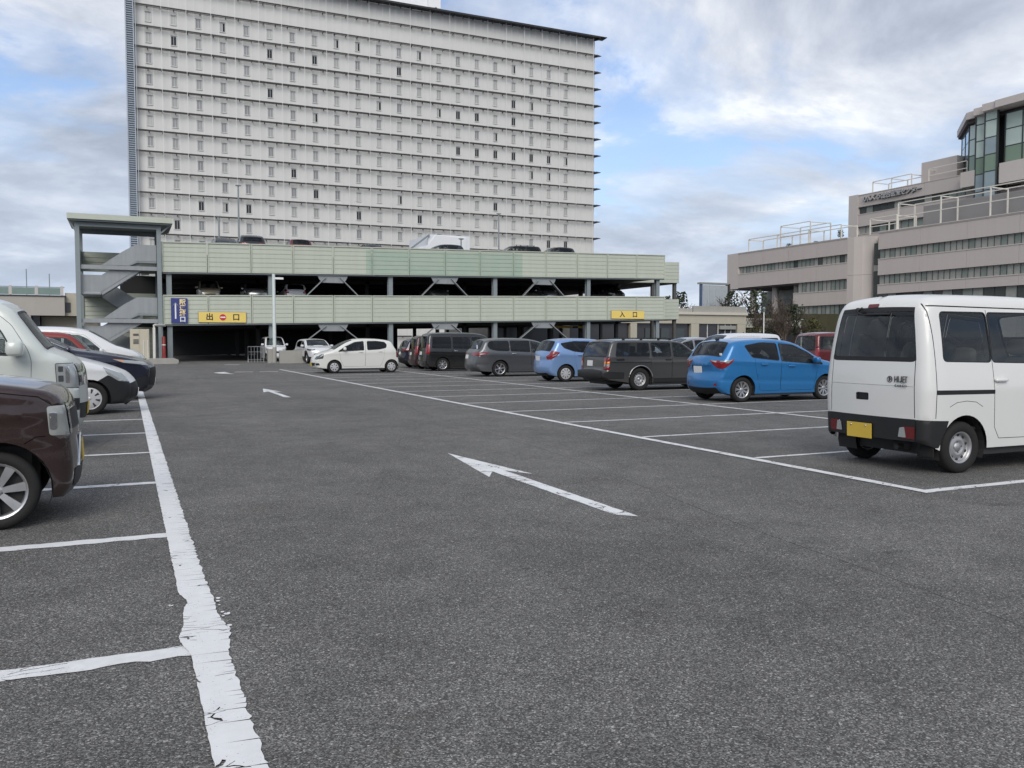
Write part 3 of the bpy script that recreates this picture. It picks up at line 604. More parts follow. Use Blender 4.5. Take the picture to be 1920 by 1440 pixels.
for z in (29.6, 31.2): MB().box((UX + 3.5, 100.24, z), (UX + 5.5, 100.3, z + .9)).build('vent', M_SOFF, hosp)
frame([116.5, 112.3, 108.0], 30.6, 28.6, UX + .5, 4, mid=False); frame([104.5, 97.2], 30.8, 28.6, UX + .5, 4, mid=True)
# faceted glass lounge on the corner
def facade(p, q, z0, z1, rows, nm='glass_bay', cols=1, top=None, skip=()):
    (x0, y0), (x1, y1) = p, q; d = Vector((x1 - x0, y1 - y0, 0)); L = d.length; d /= L; n = Vector((d.y, -d.x, 0))
    if n.x > 0: n = -n
    for r_, (a, c, m) in enumerate(rows):
        for k in range(cols):
            u0, u1 = L * k / cols + .1, L * (k + 1) / cols - .1; o = Vector((x0, y0, 0)); b = MB()
            b.prism([(u0, a + .09), (u1, a + .09), (u1, c - .09), (u0, c - .09)], -.05, 0, o, d, (0, 0, 1), n); b.build('glass_pane', m, hosp)
    b = MB(); o = Vector((x0, y0, 0))
    b.prism([(0, z0), (L, z0), (L, z1), (0, z1)], .3, 0, o - n * .42, d, (0, 0, 1), n)
    for k in range(cols + 1): b.prism([(L * k / cols - .1, z0), (L * k / cols + .1, z0), (L * k / cols + .1, z1), (L * k / cols - .1, z1)], .18, 0, o - n * .1, d, (0, 0, 1), n)
    for a, c, m in rows: b.prism([(.1, a - .08), (L - .1, a - .08), (L - .1, a + .08), (.1, a + .08)], .10, 0, o - n * .09, d, (0, 0, 1), n)
    b.build('mullions', M_MULL, hosp)
RW = [(33.9, 36.3, M_GPALE), (31.3, 33.9, M_GPALE), (28.8, 31.3, M_GGREEN)]
facade((131, 102.6), (125, 96.6), 28.7, 36.3, [(33.9, 36.3, M_GBLUE), (31.3, 33.9, M_GBLUE), (28.8, 31.3, M_WGLASS)], cols=2)
facade((125, 96.6), (124.4, 94.2), 28.7, 36.3, RW)
facade((123.4, 94.2), (123.4, 91.9), 22.4, 38.0, [(35.6, 38.0, M_GPALE), (33.0, 35.6, M_GPALE), (30.4, 33.0, M_GPALE), (27.8, 30.4, M_GGREEN), (25.0, 27.8, M_GBLUE), (22.5, 25.0, M_GBLUE)])
facade((122.4, 91.9), (122.4, 89.8), 22.4, 38.2, [(35.6, 38.0, M_GPALE), (33.0, 35.6, M_GPALE), (30.4, 33.0, M_GBLUE), (27.8, 30.4, M_GGREEN), (25.0, 27.8, M_GBLUE), (22.5, 25.0, M_GBLUE)])
facade((123.4, 89.2), (123.4, 78), 28.7, 36.5, RW, cols=4)
MB().box((123.3, 94.2, 26.2), (126, 96.7, 28.65)).build('base_block', M_PINK2, hosp); MB().box((122.2, 78, 25.6), (126, 89.2, 28.65)).build('base_block', M_PINK2, hosp)
MB().prism([(132.5, 104.8), (123.4, 96.0), (123.2, 94.2), (122.3, 93.9), (122.3, 92.0), (121.2, 91.6), (121.2, 89.5), (120.9, 89.2), (120.9, 78), (140, 78), (140, 104.8)], 1.1, 0, (0, 0, 36.9), (1, 0, 0), (0, 1, 0), (0, 0, 1)).build('lounge_roof', M_PINK2, hosp)
MB().prism([(131.8, 104), (123.9, 96.2), (123.9, 78), (139, 78), (139, 104)], .55, 0, (0, 0, 36.33), (1, 0, 0), (0, 1, 0), (0, 0, 1)).build('lounge_soffit', M_SOFF, hosp)
MB().prism([(131.4, 103), (125.5, 96.9), (125.5, 78), (139, 78), (139, 103)], 7.4, 0, (0, 0, 28.85), (1, 0, 0), (0, 1, 0), (0, 0, 1)).build('lounge_core', M_MULL, hosp)

# ================================================================== low cream station building behind, on the right
M_CRM = mat('cream_concrete', (.44, .41, .335), .85, var=.06, streak=2.5); M_SHOP = mat('shop_dark', (.045, .045, .05), .15)
lo = empty('station_building', (0, 0, 0)); tag(lo, 'low cream concrete building with dark shopfront right of the garage', 'building')
LY = 95.0
MB().box((40, LY + .5, 0), (78.8, LY + 16, 5.2)).build('core', M_SHOP, lo)
MB().box((40, LY, 3.85), (78.9, LY + 1, 5.05)).build('fascia', M_CRM, lo); MB().box((40, LY - .25, 5.06), (79.0, LY + 1.2, 5.42)).build('cornice', mat('cream_light', (.55, .52, .45), .8, var=.05, streak=2), lo)
MB().box((70.0, LY + .1, 5.43), (78.9, LY + .4, 6.25)).build('parapet', M_CONCL, lo); MB().box((40, LY + .3, 5.43), (69.9, LY + .6, 5.9)).build('parapet', M_CONCL, lo)
for x0, x1 in ((69.6, 70.9), (77.4, 78.85), (60, 61), (50, 51)): MB().box((x0, LY + .02, 0), (x1, LY + .9, 3.84)).build('pier', M_CRM, lo)
MB().box((71, LY + .3, .4), (77.3, LY + .42, 3.8)).build('shop_window', M_SHOP, lo)
for x in (72.4, 74.2, 75.4, 76.4): MB().box((x, LY + .22, .4), (x + .1, LY + .29, 3.8)).build('mullion', M_TFRAME, lo)
MB().box((74.3, LY - .15, 3.1), (77.0, LY + .2, 3.6)).build('awning', M_CURT, lo)
for x in (62.5, 65, 67.4): MB().box((x, LY + .35, 0), (x + 1.3, LY + .45, 3.2)).build('door', M_WGLASS, lo)
# glazed lift shaft behind it
M_SHAFT = mat('shaft_glass_grey', (.40, .44, .47), .08, var=.05)
gs = empty('glass_shaft', (0, 0, 0)); tag(gs, 'pale glass stair shaft with blue corner behind the cream building', 'tower')
MB().box((81.3, 108.6, 0), (81.62, 109.0, 10.3)).build('blue_corner', mat('shaft_blue', (.08, .12, .20), .3), gs)
for k in range(4):
    MB().box((81.65 + 1.2 * k, 108.5, 0), (82.75 + 1.2 * k, 108.6, 10.2)).build('glass_pane', M_SHAFT, gs)
MB().box((86.5, 108.4, 0), (86.8, 109.2, 10.5)).build('shaft_frame', M_SOFF, gs); MB().box((81.2, 108.4, 10.35), (86.48, 109.4, 10.6)).build('roof', M_CURT, gs)
# patterned white screen roof below the hospital trees
pr = empty('walkway_canopy', (0, 0, 0)); tag(pr, 'pale lattice walkway canopy under the bare trees by the hospital', 'canopy')
b = MB(); b.box((81.5, 100, 4.75), (94, 100.2, 4.82)); b.box((81.5, 100, 3.5), (94, 100.2, 3.62))
b.build('rail', M_WFRAME, pr); b = MB()
for k in range(20): b.bar((81.5 + .6 * k, 100.05, 3.6), (82.3 + .6 * k, 100.05, 4.75), .03, .05); b.bar((82.3 + .6 * k, 100.12, 3.6), (81.5 + .6 * k, 100.12, 4.75), .03, .05)
b.build('lattice', M_WFRAME, pr); MB().box((81.5, 100.4, 3.5), (94, 100.5, 4.8)).build('screen', M_CURT, pr); MB().box((81.5, 101.5, 0), (100, 101.6, 3.4)).build('dark_passage', M_SHOP, pr)
for k in range(4): MB().box((81.6 + 4 * k, 100, 0), (81.75 + 4 * k, 100.2, 3.5)).build('post', M_WFRAME, pr)
bank = MB(); bank.prism([(84, 5.6), (135, 6.2), (135, 0), (84, 0)], 10, 0, (0, 103, 0)); o = bank.build('planted_bank', mat('bank_green', (.055, .055, .028), .9, var=.25, vscale=1.5, bump=.8, bscale=6)); tag(o, kind='structure')

# ================================================================== low grey building behind, on the left
M_LG = mat('left_grey', (.40, .375, .345), .8, var=.06, vscale=.8, streak=1.5)
lb = empty('deck_building', (0, 0, 0)); tag(lb, 'low grey concrete building with green-glass roof railing far left', 'building')
BY = 90.0
MB().box((-60, BY, 3.85), (-5.2, BY + 12, 5.62)).build('upper_wall', M_LG, lb); MB().box((-60, BY, 0), (-8.0, BY + 12, 3.84)).build('lower_wall', M_LG, lb)
MB().box((-7.3, BY + 2, 0), (-2.5, BY + 12, 3.8)).build('recess_wall', M_CRM, lb); MB().box((-5.19, BY + .6, 3.85), (-2.4, BY + 12, 6.0)).build('side_block', M_CRM, lb)
MB().box((-7.98, BY + 1, 0), (-7.35, BY + 11, 3.83)).build('door_opening', M_SHOP, lb); MB().box((-5.15, BY + .5, 4.2), (-4.75, BY + .58, 5.1)).build('duct', M_SHOP, lb)
MB().box((-60, BY - .1, 5.63), (-5.1, BY + 1, 5.72)).build('coping', M_SOFF, lb)
gg = mat('railing_glass_green', (.20, .27, .245), .15, var=.1)
MB().box((-60, BY + .3, 6.45), (-5.2, BY + .38, 6.52)).build('handrail', M_STEEL, lb)
for k in range(18):
    x = -5.4 - 2.1 * k; MB().box((x - .12, BY + .28, 5.73), (x + .1, BY + .4, 6.6)).build('rail_post', M_PINK, lb); MB().box((x - 1.98, BY + .32, 5.78), (x - .14, BY + .35, 6.42)).build('glass_panel', gg, lb)
for k, (x, h) in enumerate(((-8.9, 8.6), (-6.9, 8.2))):
    o = MB().tube([(x, 97, 0), (x, 97, h)], .05, 6).build('antenna_mast', M_STEEL); tag(o, ['taller thin mast above the left grey building', 'shorter thin mast above the left grey building, beside the taller mast'][k], 'mast')
# ================================================================== car builder
# A car is its side silhouette given depth: a side skin y = w(x, z) with rounded edges, and a skin running over
# nose, bonnet, roof and tail between the two sides.  Windows, lamps, bumpers, doors are cut out of those skins.
def paint(name, col, metal=.0, rough=.28, coat=.7):
    if name in MATS: return MATS[name]
    m = mat(name, col, rough, metal, coat); t = m.node_tree; b = t.nodes['Principled BSDF']
    pos = t.nodes.new('ShaderNodeTexCoord').outputs['Object']; f = noise(t, pos, 2.5, 5, .65); f2 = noise(t, pos, 24, 3, .6)
    s = t.nodes.new('ShaderNodeSeparateXYZ'); t.links.new(pos, s.inputs[0])
    low = ramp(t, s.outputs[2], [(.15, .55), (.45, .22), (1.0, .14)])       # road dust thrown up on the lower panels
    d = math_node(t, 'MULTIPLY', low, math_node(t, 'MULTIPLY_ADD', f, .9, .05)); d = math_node(t, 'MULTIPLY', d, math_node(t, 'MULTIPLY_ADD', f2, .6, .55), clamp=True)
    x = t.nodes.new('ShaderNodeMix'); x.data_type = 'RGBA'; t.links.new(math_node(t, 'MULTIPLY', d, .42), x.inputs[0]); x.inputs[6].default_value = (*col, 1); x.inputs[7].default_value = (.16, .145, .125, 1)
    t.links.new(x.outputs[2], b.inputs['Base Color'])
    t.links.new(math_node(t, 'MULTIPLY_ADD', d, .45, rough), b.inputs['Roughness']); t.links.new(math_node(t, 'MULTIPLY_ADD', d, -coat * .8, coat, clamp=True), b.inputs['Coat Weight'])
    return m
C_BLK = mat('car_black_plastic', (.011, .011, .012), .55, var=.15, vscale=6); C_SEAM = mat('panel_gap', (.012, .012, .012), .9); C_RUB = mat('tyre_rubber', (.012, .0118, .0115), .85, var=.2, vscale=9, bump=.4, bscale=60)
C_GLASS = glass_mat('car_glass', (.03, .04, .038), .62); C_PRIV = glass_mat('privacy_glass', (.02, .022, .024), .20); C_CLEAR = glass_mat('windscreen_glass', (.05, .07, .06), .72)
C_RIM = mat('alloy', (.52, .52, .53), .32, .85, var=.08, vscale=8); C_STEELW = mat('steel_wheel', (.40, .40, .41), .42, .6, var=.1, vscale=8); C_CAP = mat('wheel_cover', (.50, .50, .51), .4, .3)
C_DISC = mat('wheel_dark', (.03, .03, .03), .7); C_INT = mat('car_interior', (.035, .034, .033), .8); C_SEAT = mat('car_seat', (.10, .098, .092), .9, var=.1); C_SEATL = mat('car_seat_light', (.22, .21, .19), .9, var=.1)
C_CHR = mat('chrome', (.62, .63, .64), .12, 1.0); C_REDL = mat('tail_lens', (.22, .008, .012), .12, coat=1.0); C_AMB = mat('amber_lens', (.75, .25, .04), .15, coat=1.0); C_CLRL = mat('clear_lens', (.40, .42, .42), .14, .30, coat=1.0); C_LAMPD = mat('lamp_inner', (.13, .14, .15), .18, .7, coat=1.0)
C_PLATE = mat('plate_white', (.70, .71, .70), .5, var=.06, vscale=30); C_PLATEY = mat('plate_yellow', (.62, .43, .06), .5, var=.04); C_STK = mat('sticker_white', (.75, .78, .80), .5)

def catmull(ctrl, step):
    """smooth curve through (x, z[, 'c' corner]); returns points and the index of every control point"""
    segs = []; cur = [ctrl[0]]
    for p in ctrl[1:]:
        cur.append(p)
        if len(p) > 2: segs.append(cur); cur = [p]
    if len(cur) > 1: segs.append(cur)
    pts = [Vector(ctrl[0][:2])]; idx = [0]
    for sg in segs:
        P = [Vector(p[:2]) for p in sg]
        for i in range(len(P) - 1):
            p1, p2 = P[i], P[i + 1]; p0 = P[i - 1] if i else p1 * 2 - p2; p3 = P[i + 2] if i + 2 < len(P) else p2 * 2 - p1
            d = max((p2 - p1).length, 1e-4); m1 = (p2 - p0) / max((p1 - p0).length + d, 1e-4) * d; m2 = (p3 - p1) / max((p3 - p2).length + d, 1e-4) * d
            n = max(1, int(d / step))
            for k in range(1, n + 1):
                t = k / n; t2, t3 = t * t, t * t * t
                pts.append(p1 * (2 * t3 - 3 * t2 + 1) + m1 * (t3 - 2 * t2 + t) + p2 * (3 * t2 - 2 * t3) + m2 * (t3 - t2))
            idx.append(len(pts) - 1)
    return pts, idx
def inside(p, poly):
    x, y = p; c = False; j = len(poly) - 1
    for i in range(len(poly)):
        xi, yi = poly[i]; xj, yj = poly[j]
        if (yi > y) != (yj > y) and x < (xj - xi) * (y - yi) / (yj - yi) + xi: c = not c
        j = i
    return c
def densify(poly, step):
    out = []
    for i in range(len(poly)):
        a, b = Vector(poly[i]), Vector(poly[(i + 1) % len(poly)]); n = max(1, int((b - a).length / step))
        out += [tuple(a + (b - a) * k / n) for k in range(n)]
    return out
def outset(poly, e):
    P = [Vector(p) for p in poly]; n = len(P); A = sum(P[i].x * P[(i + 1) % n].y - P[(i + 1) % n].x * P[i].y for i in range(n)); sg = 1 if A > 0 else -1; out = []
    for i in range(n):
        d1 = (P[i] - P[i - 1]).normalized(); d2 = (P[(i + 1) % n] - P[i]).normalized()
        n1 = Vector((d1.y, -d1.x)) * sg; n2 = Vector((d2.y, -d2.x)) * sg; m = n1 + n2
        m = m / max(m.length_squared, .35) * 2 if m.length > 1e-6 else n1
        out.append(tuple(P[i] + m * e))
    return out
def rpoly(pts, r=.05, n=4):
    """round the corners of a polygon"""
    out = []
    for i in range(len(pts)):
        a, b, c = Vector(pts[i - 1]), Vector(pts[i]), Vector(pts[(i + 1) % len(pts)])
        u, v = a - b, c - b; k = min(r, u.length * .45, v.length * .45); p, q = b + u.normalized() * k, b + v.normalized() * k
        for t in range(n + 1): f = t / n; out.append(tuple(p * (1 - f) ** 2 + b * 2 * f * (1 - f) + q * f * f))
    return out
def cut(outline, regions, grid_pts):
    """constrained triangulation; returns 2D points, triangles and the region index of each triangle (-1 = skin)"""
    P = []; E = []
    for poly in [outline] + [r[1] for r in regions]:
        o = len(P); P += [Vector(p) for p in poly]; E += [(o + i, o + (i + 1) % len(poly)) for i in range(len(poly))]
    P += [Vector(p) for p in grid_pts]
    vs, _, fs, *_r = delaunay_2d_cdt(P, E, [], 0, 1e-5)
    tri = []; reg = []
    boxes = [(min(p[0] for p in r[1]), max(p[0] for p in r[1]), min(p[1] for p in r[1]), max(p[1] for p in r[1])) for r in regions]
    for f in fs:
        c = (sum(vs[i].x for i in f) / len(f), sum(vs[i].y for i in f) / len(f))
        if not inside(c, outline): continue
        k = -1
        for j in range(len(regions) - 1, -1, -1):
            bx = boxes[j]
            if bx[0] <= c[0] <= bx[1] and bx[2] <= c[1] <= bx[3] and inside(c, regions[j][1]): k = j; break
        tri.append(tuple(f)); reg.append(k)
    return vs, tri, reg

def wheel_meshes(style, rad, tw, rimr, key):
    k = ('wheel', style, rad, tw, rimr)
    if k in MATS: return MATS[k]
    ty = MB(); h = tw / 2
    ty.lathe([(rimr, -h * .82), (rimr + .02, -h * .98), (rad - .045, -h * 1.06), (rad - .012, -h * .88), (rad, -h * .6), (rad, h * .6), (rad - .012, h * .88), (rad - .045, h * 1.06), (rimr + .02, h * .98), (rimr, h * .82)], 36)
    tm = ty.mesh('tyre', C_RUB, fix=True)
    rm = MB(); f = h * .80           # rim face sits towards +y (outer side)
    rm.lathe([(rimr, -h * .8), (rimr - .02, -h * .75), (rimr - .03, 0), (rimr - .022, f * .85), (rimr, f), (rimr + .004, f)], 32, 0)
    rm.lathe([(rimr - .02, -.01), (.001, -.01)], 32, 1, smooth=False)
    if style[0] == 'spoke':
        _, n, wi, wo, twin = style
        for i in range(n):
            a = 2 * math.pi * (i + .25) / n
            for da in ((-.11, .11) if twin else (0,)):
                c, s_ = math.cos(a + da), math.sin(a + da); c0, s0 = math.cos(a + da * .35), math.sin(a + da * .35)
                p0, p1 = Vector((c0, 0, s0)) * .03, Vector((c, 0, s_)) * (rimr - .015); t = Vector((-s_, 0, c))
                v = [p0 - t * wi + Vector((0, f * .72, 0)), p0 + t * wi + Vector((0, f * .72, 0)), p1 + t * wo + Vector((0, f * .9, 0)), p1 - t * wo + Vector((0, f * .9, 0))]
                lo_ = [q - Vector((0, .03, 0)) + (q - (p0 + p1) / 2) * 0 for q in v]
                rm.add(v + lo_, [(0, 3, 2, 1), (0, 4, 7, 3), (1, 2, 6, 5), (0, 1, 5, 4), (3, 7, 6, 2)])
        rm.lathe([(.001, f * .84), (.028, f * .82), (.05, f * .70), (.055, f * .5)], 16, 0)
        for i in range(4): a = 2 * math.pi * (i + .5) / 4; rm.lathe([(.001, f * .76), (.008, f * .76), (.008, f * .6)], 6, 1, 'y', (.04 * math.cos(a), 0, .04 * math.sin(a)))
    elif style[0] == 'steel':
        rm.lathe([(rimr - .02, f * .7), (rimr * .82, f * .25), (rimr * .70, f * .30), (rimr * .52, f * .62), (rimr * .40, f * .55), (rimr * .30, f * .30), (.05, f * .30), (.045, f * .5), (.001, f * .52)], 32, 0)
        for i in range(style[1]): a = 2 * math.pi * i / style[1]; rm.lathe([(.001, f * .31 + .006), (.017, f * .31 + .005), (.019, f * .2)], 8, 1, 'y', (rimr * .76 * math.cos(a), 0, rimr * .76 * math.sin(a)))
        for i in range(4): a = 2 * math.pi * (i + .5) / 4; rm.lathe([(.001, f * .45), (.01, f * .45), (.01, f * .3)], 6, 1, 'y', (.06 * math.cos(a), 0, .06 * math.sin(a)))
    else:                             # full wheel cover with slots
        rm.lathe([(rimr, f * .9), (rimr * .9, f * 1.02), (rimr * .5, f * 1.08), (.001, f * 1.1)], 32, 0)
        n = style[1]
        for i in range(n):
            a = 2 * math.pi * i / n; c, s_ = math.cos(a), math.sin(a); t = Vector((-s_, 0, c)); p0, p1 = Vector((c, 0, s_)) * rimr * .48, Vector((c, 0, s_)) * rimr * .86
            wd = rimr * 2.3 / n * style[2]
            rm.add([p0 - t * wd * .45 + Vector((0, f * 1.115, 0)), p0 + t * wd * .45 + Vector((0, f * 1.115, 0)), p1 + t * wd + Vector((0, f * 1.075, 0)), p1 - t * wd + Vector((0, f * 1.075, 0))], [(0, 3, 2, 1)], 1)
        rm.lathe([(.001, f * 1.16), (.03, f * 1.14), (.034, f * 1.05)], 12, 0)
    mm = {'spoke': C_RIM, 'steel': C_STEELW, 'cap': C_CAP}[style[0]]
    rr = rm.mesh('rim', [mm, C_DISC], fix=False); MATS[k] = (tm, rr); return MATS[k]

def blob(c, s, n=10, p=.55):
    """rounded box"""
    vs = []; fs = []
    def sp(v): return math.copysign(abs(v) ** p, v)
    for i in range(n + 1):
        a = -math.pi / 2 + math.pi * i / n
        for k in range(2 * n):
            b = math.pi * k / n
            vs.append((c[0] + s[0] / 2 * sp(math.cos(a)) * sp(math.cos(b)), c[1] + s[1] / 2 * sp(math.cos(a)) * sp(math.sin(b)), c[2] + s[2] / 2 * sp(math.sin(a))))
    for i in range(n):
        for k in range(2 * n): fs.append((i * 2 * n + k, i * 2 * n + (k + 1) % (2 * n), (i + 1) * 2 * n + (k + 1) % (2 * n), (i + 1) * 2 * n + k))
    return vs, fs

class Car:
    def __init__(s, name, label, sp, pm, group=None, q=.085):
        s.sp = sp; s.root = empty(name); tag(s.root, label, 'car', group); s.q = q; s.pm = pm
        s.W = sp['W']; s.hw = s.W / 2
        s.pts, s.idx = catmull(sp['sil'], min(.04, q * .5)); s.S = [0.0]
        for i in range(1, len(s.pts)): s.S.append(s.S[-1] + (s.pts[i] - s.pts[i - 1]).length)
        s.N = []
        for i in range(len(s.pts)):
            d = (s.pts[min(i + 1, len(s.pts) - 1)] - s.pts[max(i - 1, 0)]).normalized(); s.N.append(Vector((d.y, -d.x)))
        # outline goes front-bottom -> up -> back, so the outward normal is to the right of travel reversed
        c = sum((p for p in s.pts), Vector((0, 0))) / len(s.pts)
        if sum((s.pts[i] - c).dot(s.N[i]) for i in range(len(s.pts))) < 0: s.N = [-n for n in s.N]
        s.xmin = min(p.x for p in s.pts); s.xmax = max(p.x for p in s.pts); s.r = sp.get('r', .09)
        s.parts = {}; s.reg_side = []; s.reg_strip = []
        s.topi = max(range(len(s.pts)), key=lambda i: s.pts[i].y)
    def belt(s, x): a, b = s.sp['belt']; return a + (b - a) * (x - s.xmin) / (s.xmax - s.xmin)
    def w0(s, x, z):
        sp = s.sp; zb = s.belt(x)
        if z > zb: y = s.hw - sp.get('tumble', .25) * (z - zb) - sp.get('tum2', .12) * (z - zb) ** 2
        else: t = (zb - z) / max(zb - .15, .1); y = s.hw - sp.get('tuck', .05) * t ** 2.2 - .008 * math.sin(min(t, 1) * math.pi) * sp.get('wave', 1)
        for zc0, zc1, amt in sp.get('crease', ()):
            zc = zc0 + (zc1 - zc0) * (x - s.xmin) / (s.xmax - s.xmin); y += amt * math.exp(-((z - zc) / .045) ** 2)
        lf, kf = sp.get('planf', (.9, .16)); lr, kr = sp.get('planr', (.7, .08))
        if x > s.xmax - lf: y -= kf * ((x - s.xmax + lf) / lf) ** 2.4
        if x < s.xmin + lr: y -= kr * ((s.xmin + lr - x) / lr) ** 2.4
        return y
    def dist(s, x, z):
        best = 9
        P = s.pts; n = len(P)
        for i in range(0, n - 1):
            a = P[i]; b = P[i + 1]
            if min(a.x, b.x) - s.r > x or max(a.x, b.x) + s.r < x or min(a.y, b.y) - s.r > z or max(a.y, b.y) + s.r < z: continue
            ab = b - a; t = max(0, min(1, ((x - a.x) * ab.x + (z - a.y) * ab.y) / max(ab.length_squared, 1e-9)))
            d = math.hypot(x - a.x - ab.x * t, z - a.y - ab.y * t); best = min(best, d)
        return best
    def y_at(s, x, z):
        d = s.dist(x, z); y = s.w0(x, z)
        if d < s.r: k = 1 - d / s.r; y -= s.r * (1 - math.sqrt(max(0, 1 - k * k)))
        return y
    # --- silhouette lookups
    def at(s, t):
        i = 0; lo, hi = 0, len(s.S) - 1
        while hi - lo > 1:
            m = (lo + hi) // 2
            if s.S[m] <= t: lo = m
            else: hi = m
        f = (t - s.S[lo]) / max(s.S[hi] - s.S[lo], 1e-9); f = max(0, min(1, f))
        return s.pts[lo].lerp(s.pts[hi], f), s.N[lo].lerp(s.N[hi], f).normalized()
    def s_end(s, end, z):
        rng = range(0, s.topi) if end == 'front' else range(len(s.pts) - 2, s.topi - 1, -1)
        for i in rng:
            a, b = s.pts[i].y, s.pts[i + 1].y
            if min(a, b) <= z <= max(a, b): return s.S[i] + (s.S[i + 1] - s.S[i]) * (z - a) / (b - a if abs(b - a) > 1e-9 else 1)
        return s.S[0] if end == 'front' else s.S[-1]
    def s_ctrl(s, i): return s.S[s.idx[i]]
    def Wd(s, t): p, _ = s.at(t); return max(.05, s.w0(p.x, p.y) - s.r)
    def strip_map(s, t, y, push=0):
        p, n = s.at(t); W = s.Wd(t); u = max(-1, min(1, y / W)); sp = s.sp
        cr = sp.get('crown_t', .035) * n.y ** 2 + (sp.get('crown_f', .11) if p.x > (s.xmin + s.xmax) / 2 else sp.get('crown_r', .06)) * n.x ** 2
        o = n * (cr * (1 - u * u) + push); return Vector((p.x + o.x, y, p.y + o.y))
    # --- region definitions
    def side(s, name, poly, m, push=0.0, trim=0.0, trim_m=None, both=True, rnd=.03, join=False):
        poly = rpoly(poly, rnd) if rnd else poly
        if trim: s.reg_side.append(('window_trim', densify(outset(poly, trim), .07), trim_m or C_BLK, .001, both, True))
        s.reg_side.append((name, densify(poly, .07), m, push, both, join))
    def door(s, poly, rnd=.05):
        poly = rpoly(poly, rnd); s.reg_side.append(('panel_gap', densify(outset(poly, .006), .07), C_SEAM, -.012, True, True)); s.reg_side.append(('door', densify(poly, .07), None, 0, True, False))
    def seam(s, pts, wd=.008):
        a = [Vector(p) for p in pts]; L = []; Rr = []
        for i, p in enumerate(a):
            d = (a[min(i + 1, len(a) - 1)] - a[max(i - 1, 0)]).normalized(); n = Vector((-d.y, d.x)) * wd / 2; L.append(tuple(p + n)); Rr.append(tuple(p - n))
        s.reg_side.append(('panel_gap', densify(L + Rr[::-1], .08), C_SEAM, -.010, True, True))
    def strip(s, name, poly, m, push=0.0, rnd=.03, mirror=False, join=False, trim=0.0, trim_m=None):
        for k in ((1, -1) if mirror else (1,)):
            pl = [(a, b * k) for a, b in poly]; pl = rpoly(pl, rnd) if rnd else pl
            if trim: s.reg_strip.append(('window_trim', densify(outset(pl, trim), .07), trim_m or C_BLK, .001, True))
            s.reg_strip.append((name, densify(pl, .07), m, push, join))
    def face(s, end, name, poly, m, push=0.0, **k):
        """polygon given as (y, z) on the nose or tail"""
        s.strip(name, [(s.s_end(end, z), y) for y, z in poly], m, push, **k)
    def band(s, name, s0, s1, m, inset=.05, push=-.004, **k):
        """full-width glass between two positions along the silhouette"""
        n = 6; st = [s0 + (s1 - s0) * i / n for i in range(n + 1)]
        poly = [(t, s.Wd(t) - inset) for t in st] + [(t, -s.Wd(t) + inset) for t in reversed(st)]
        pl = rpoly([poly[0], poly[n // 2], poly[n], poly[n + 1], poly[n + 1 + n // 2], poly[-1]], .05); tr = k.get('trim', .03)
        s.reg_strip.append(('window_trim', densify(outset(pl, tr), .07), k.get('trim_m', C_BLK), .001, True)); s.reg_strip.append((name, densify(pl, .07), m, push, False))
    def piece(s, name, key, m): 
        k = (name, key)
        if k not in s.parts: s.parts[k] = (MB(), m)
        return s.parts[k][0]
    # --- build
    def build(s):
        sp = s.sp; q = s.q
        arch = sp.get('arch', .055); sill = sp['sill']; wr = sp['rad']; bot = []
        xr, xf = sp['axles']; p_end, p_start = s.pts[-1], s.pts[0]
        bot.append((p_end.x + .0, p_end.y))
        for xc in (xr, xf):
            ra = wr + arch; zc = wr; z0 = sill
            a0 = math.asin(max(-1, min(1, (z0 - zc) / ra)))
            for k in range(19):
                a = math.pi - a0 + (2 * a0 - math.pi) * k / 18; bot.append((xc + ra * math.cos(a), zc + ra * math.sin(a)))
        bd = []
        for a_, b_ in zip(bot[:-1], bot[1:]):
            n_ = max(1, int(math.hypot(b_[0] - a_[0], b_[1] - a_[1]) / .1)); bd += [(a_[0] + (b_[0] - a_[0]) * k / n_, a_[1] + (b_[1] - a_[1]) * k / n_) for k in range(1, n_ + 1)]
        ol = [tuple(p) for p in s.pts] + bd
        # remove duplicated closing points
        clean = []
        for p in ol:
            if not clean or (Vector(p) - Vector(clean[-1])).length > 2e-3: clean.append(p)
        ol = clean
        grid = []
        x = s.xmin + q / 2; row = 0
        while x < s.xmax:
            z = .1 + (q / 4 if row % 2 else 0)
            while z < 2.3:
                if inside((x, z), ol) and s.dist(x, z) > s.r * 1.05: grid.append((x, z))
                z += q * .62
            x += q; row += 1
        for f in (.04, .14, .30, .52, .76, 1.0):
            for i in range(0, len(s.pts)):
                p = s.pts[i] - s.N[i] * s.r * f
                if inside(p, ol) and s.dist(p.x, p.y) > s.r * f * .8: grid.append(tuple(p))
        vs, tri, reg = cut(ol, s.reg_side, grid)
        yv = [s.y_at(v.x, v.y) for v in vs]
        body = s.piece('body', 0, s.pm)
        for sgn in (1, -1):
            maps = {}
            for f, r_ in zip(tri, reg):
                if r_ >= 0 and not s.reg_side[r_][4] and sgn > 0: r_ = -1
                if r_ < 0: nm, m, push, key = 'body', s.pm, 0, 0
                else:
                    nm, _, m, push, _b, join = s.reg_side[r_]; m = m or s.pm; key = 0 if join else (nm in ('taillight', 'headlight', 'fog_lamp', 'bumper_lamp') and sgn or (sgn, r_))
                    if nm in ('bumper', 'lower_trim') : key = 0 if join else s.reg_side[r_][1][0][0] > (s.xmin + s.xmax) / 2
                mb = s.piece(nm, key, m); mp = maps.setdefault((nm, key, push), {})
                ids = []
                for i in f:
                    if i not in mp: mp[i] = len(mb.v); mb.v.append((vs[i].x, sgn * (yv[i] + push), vs[i].y))
                    ids.append(mp[i])
                mb.f.append(tuple(ids) if sgn < 0 else tuple(reversed(ids))); mb.m.append(0); mb.sm.append(True)
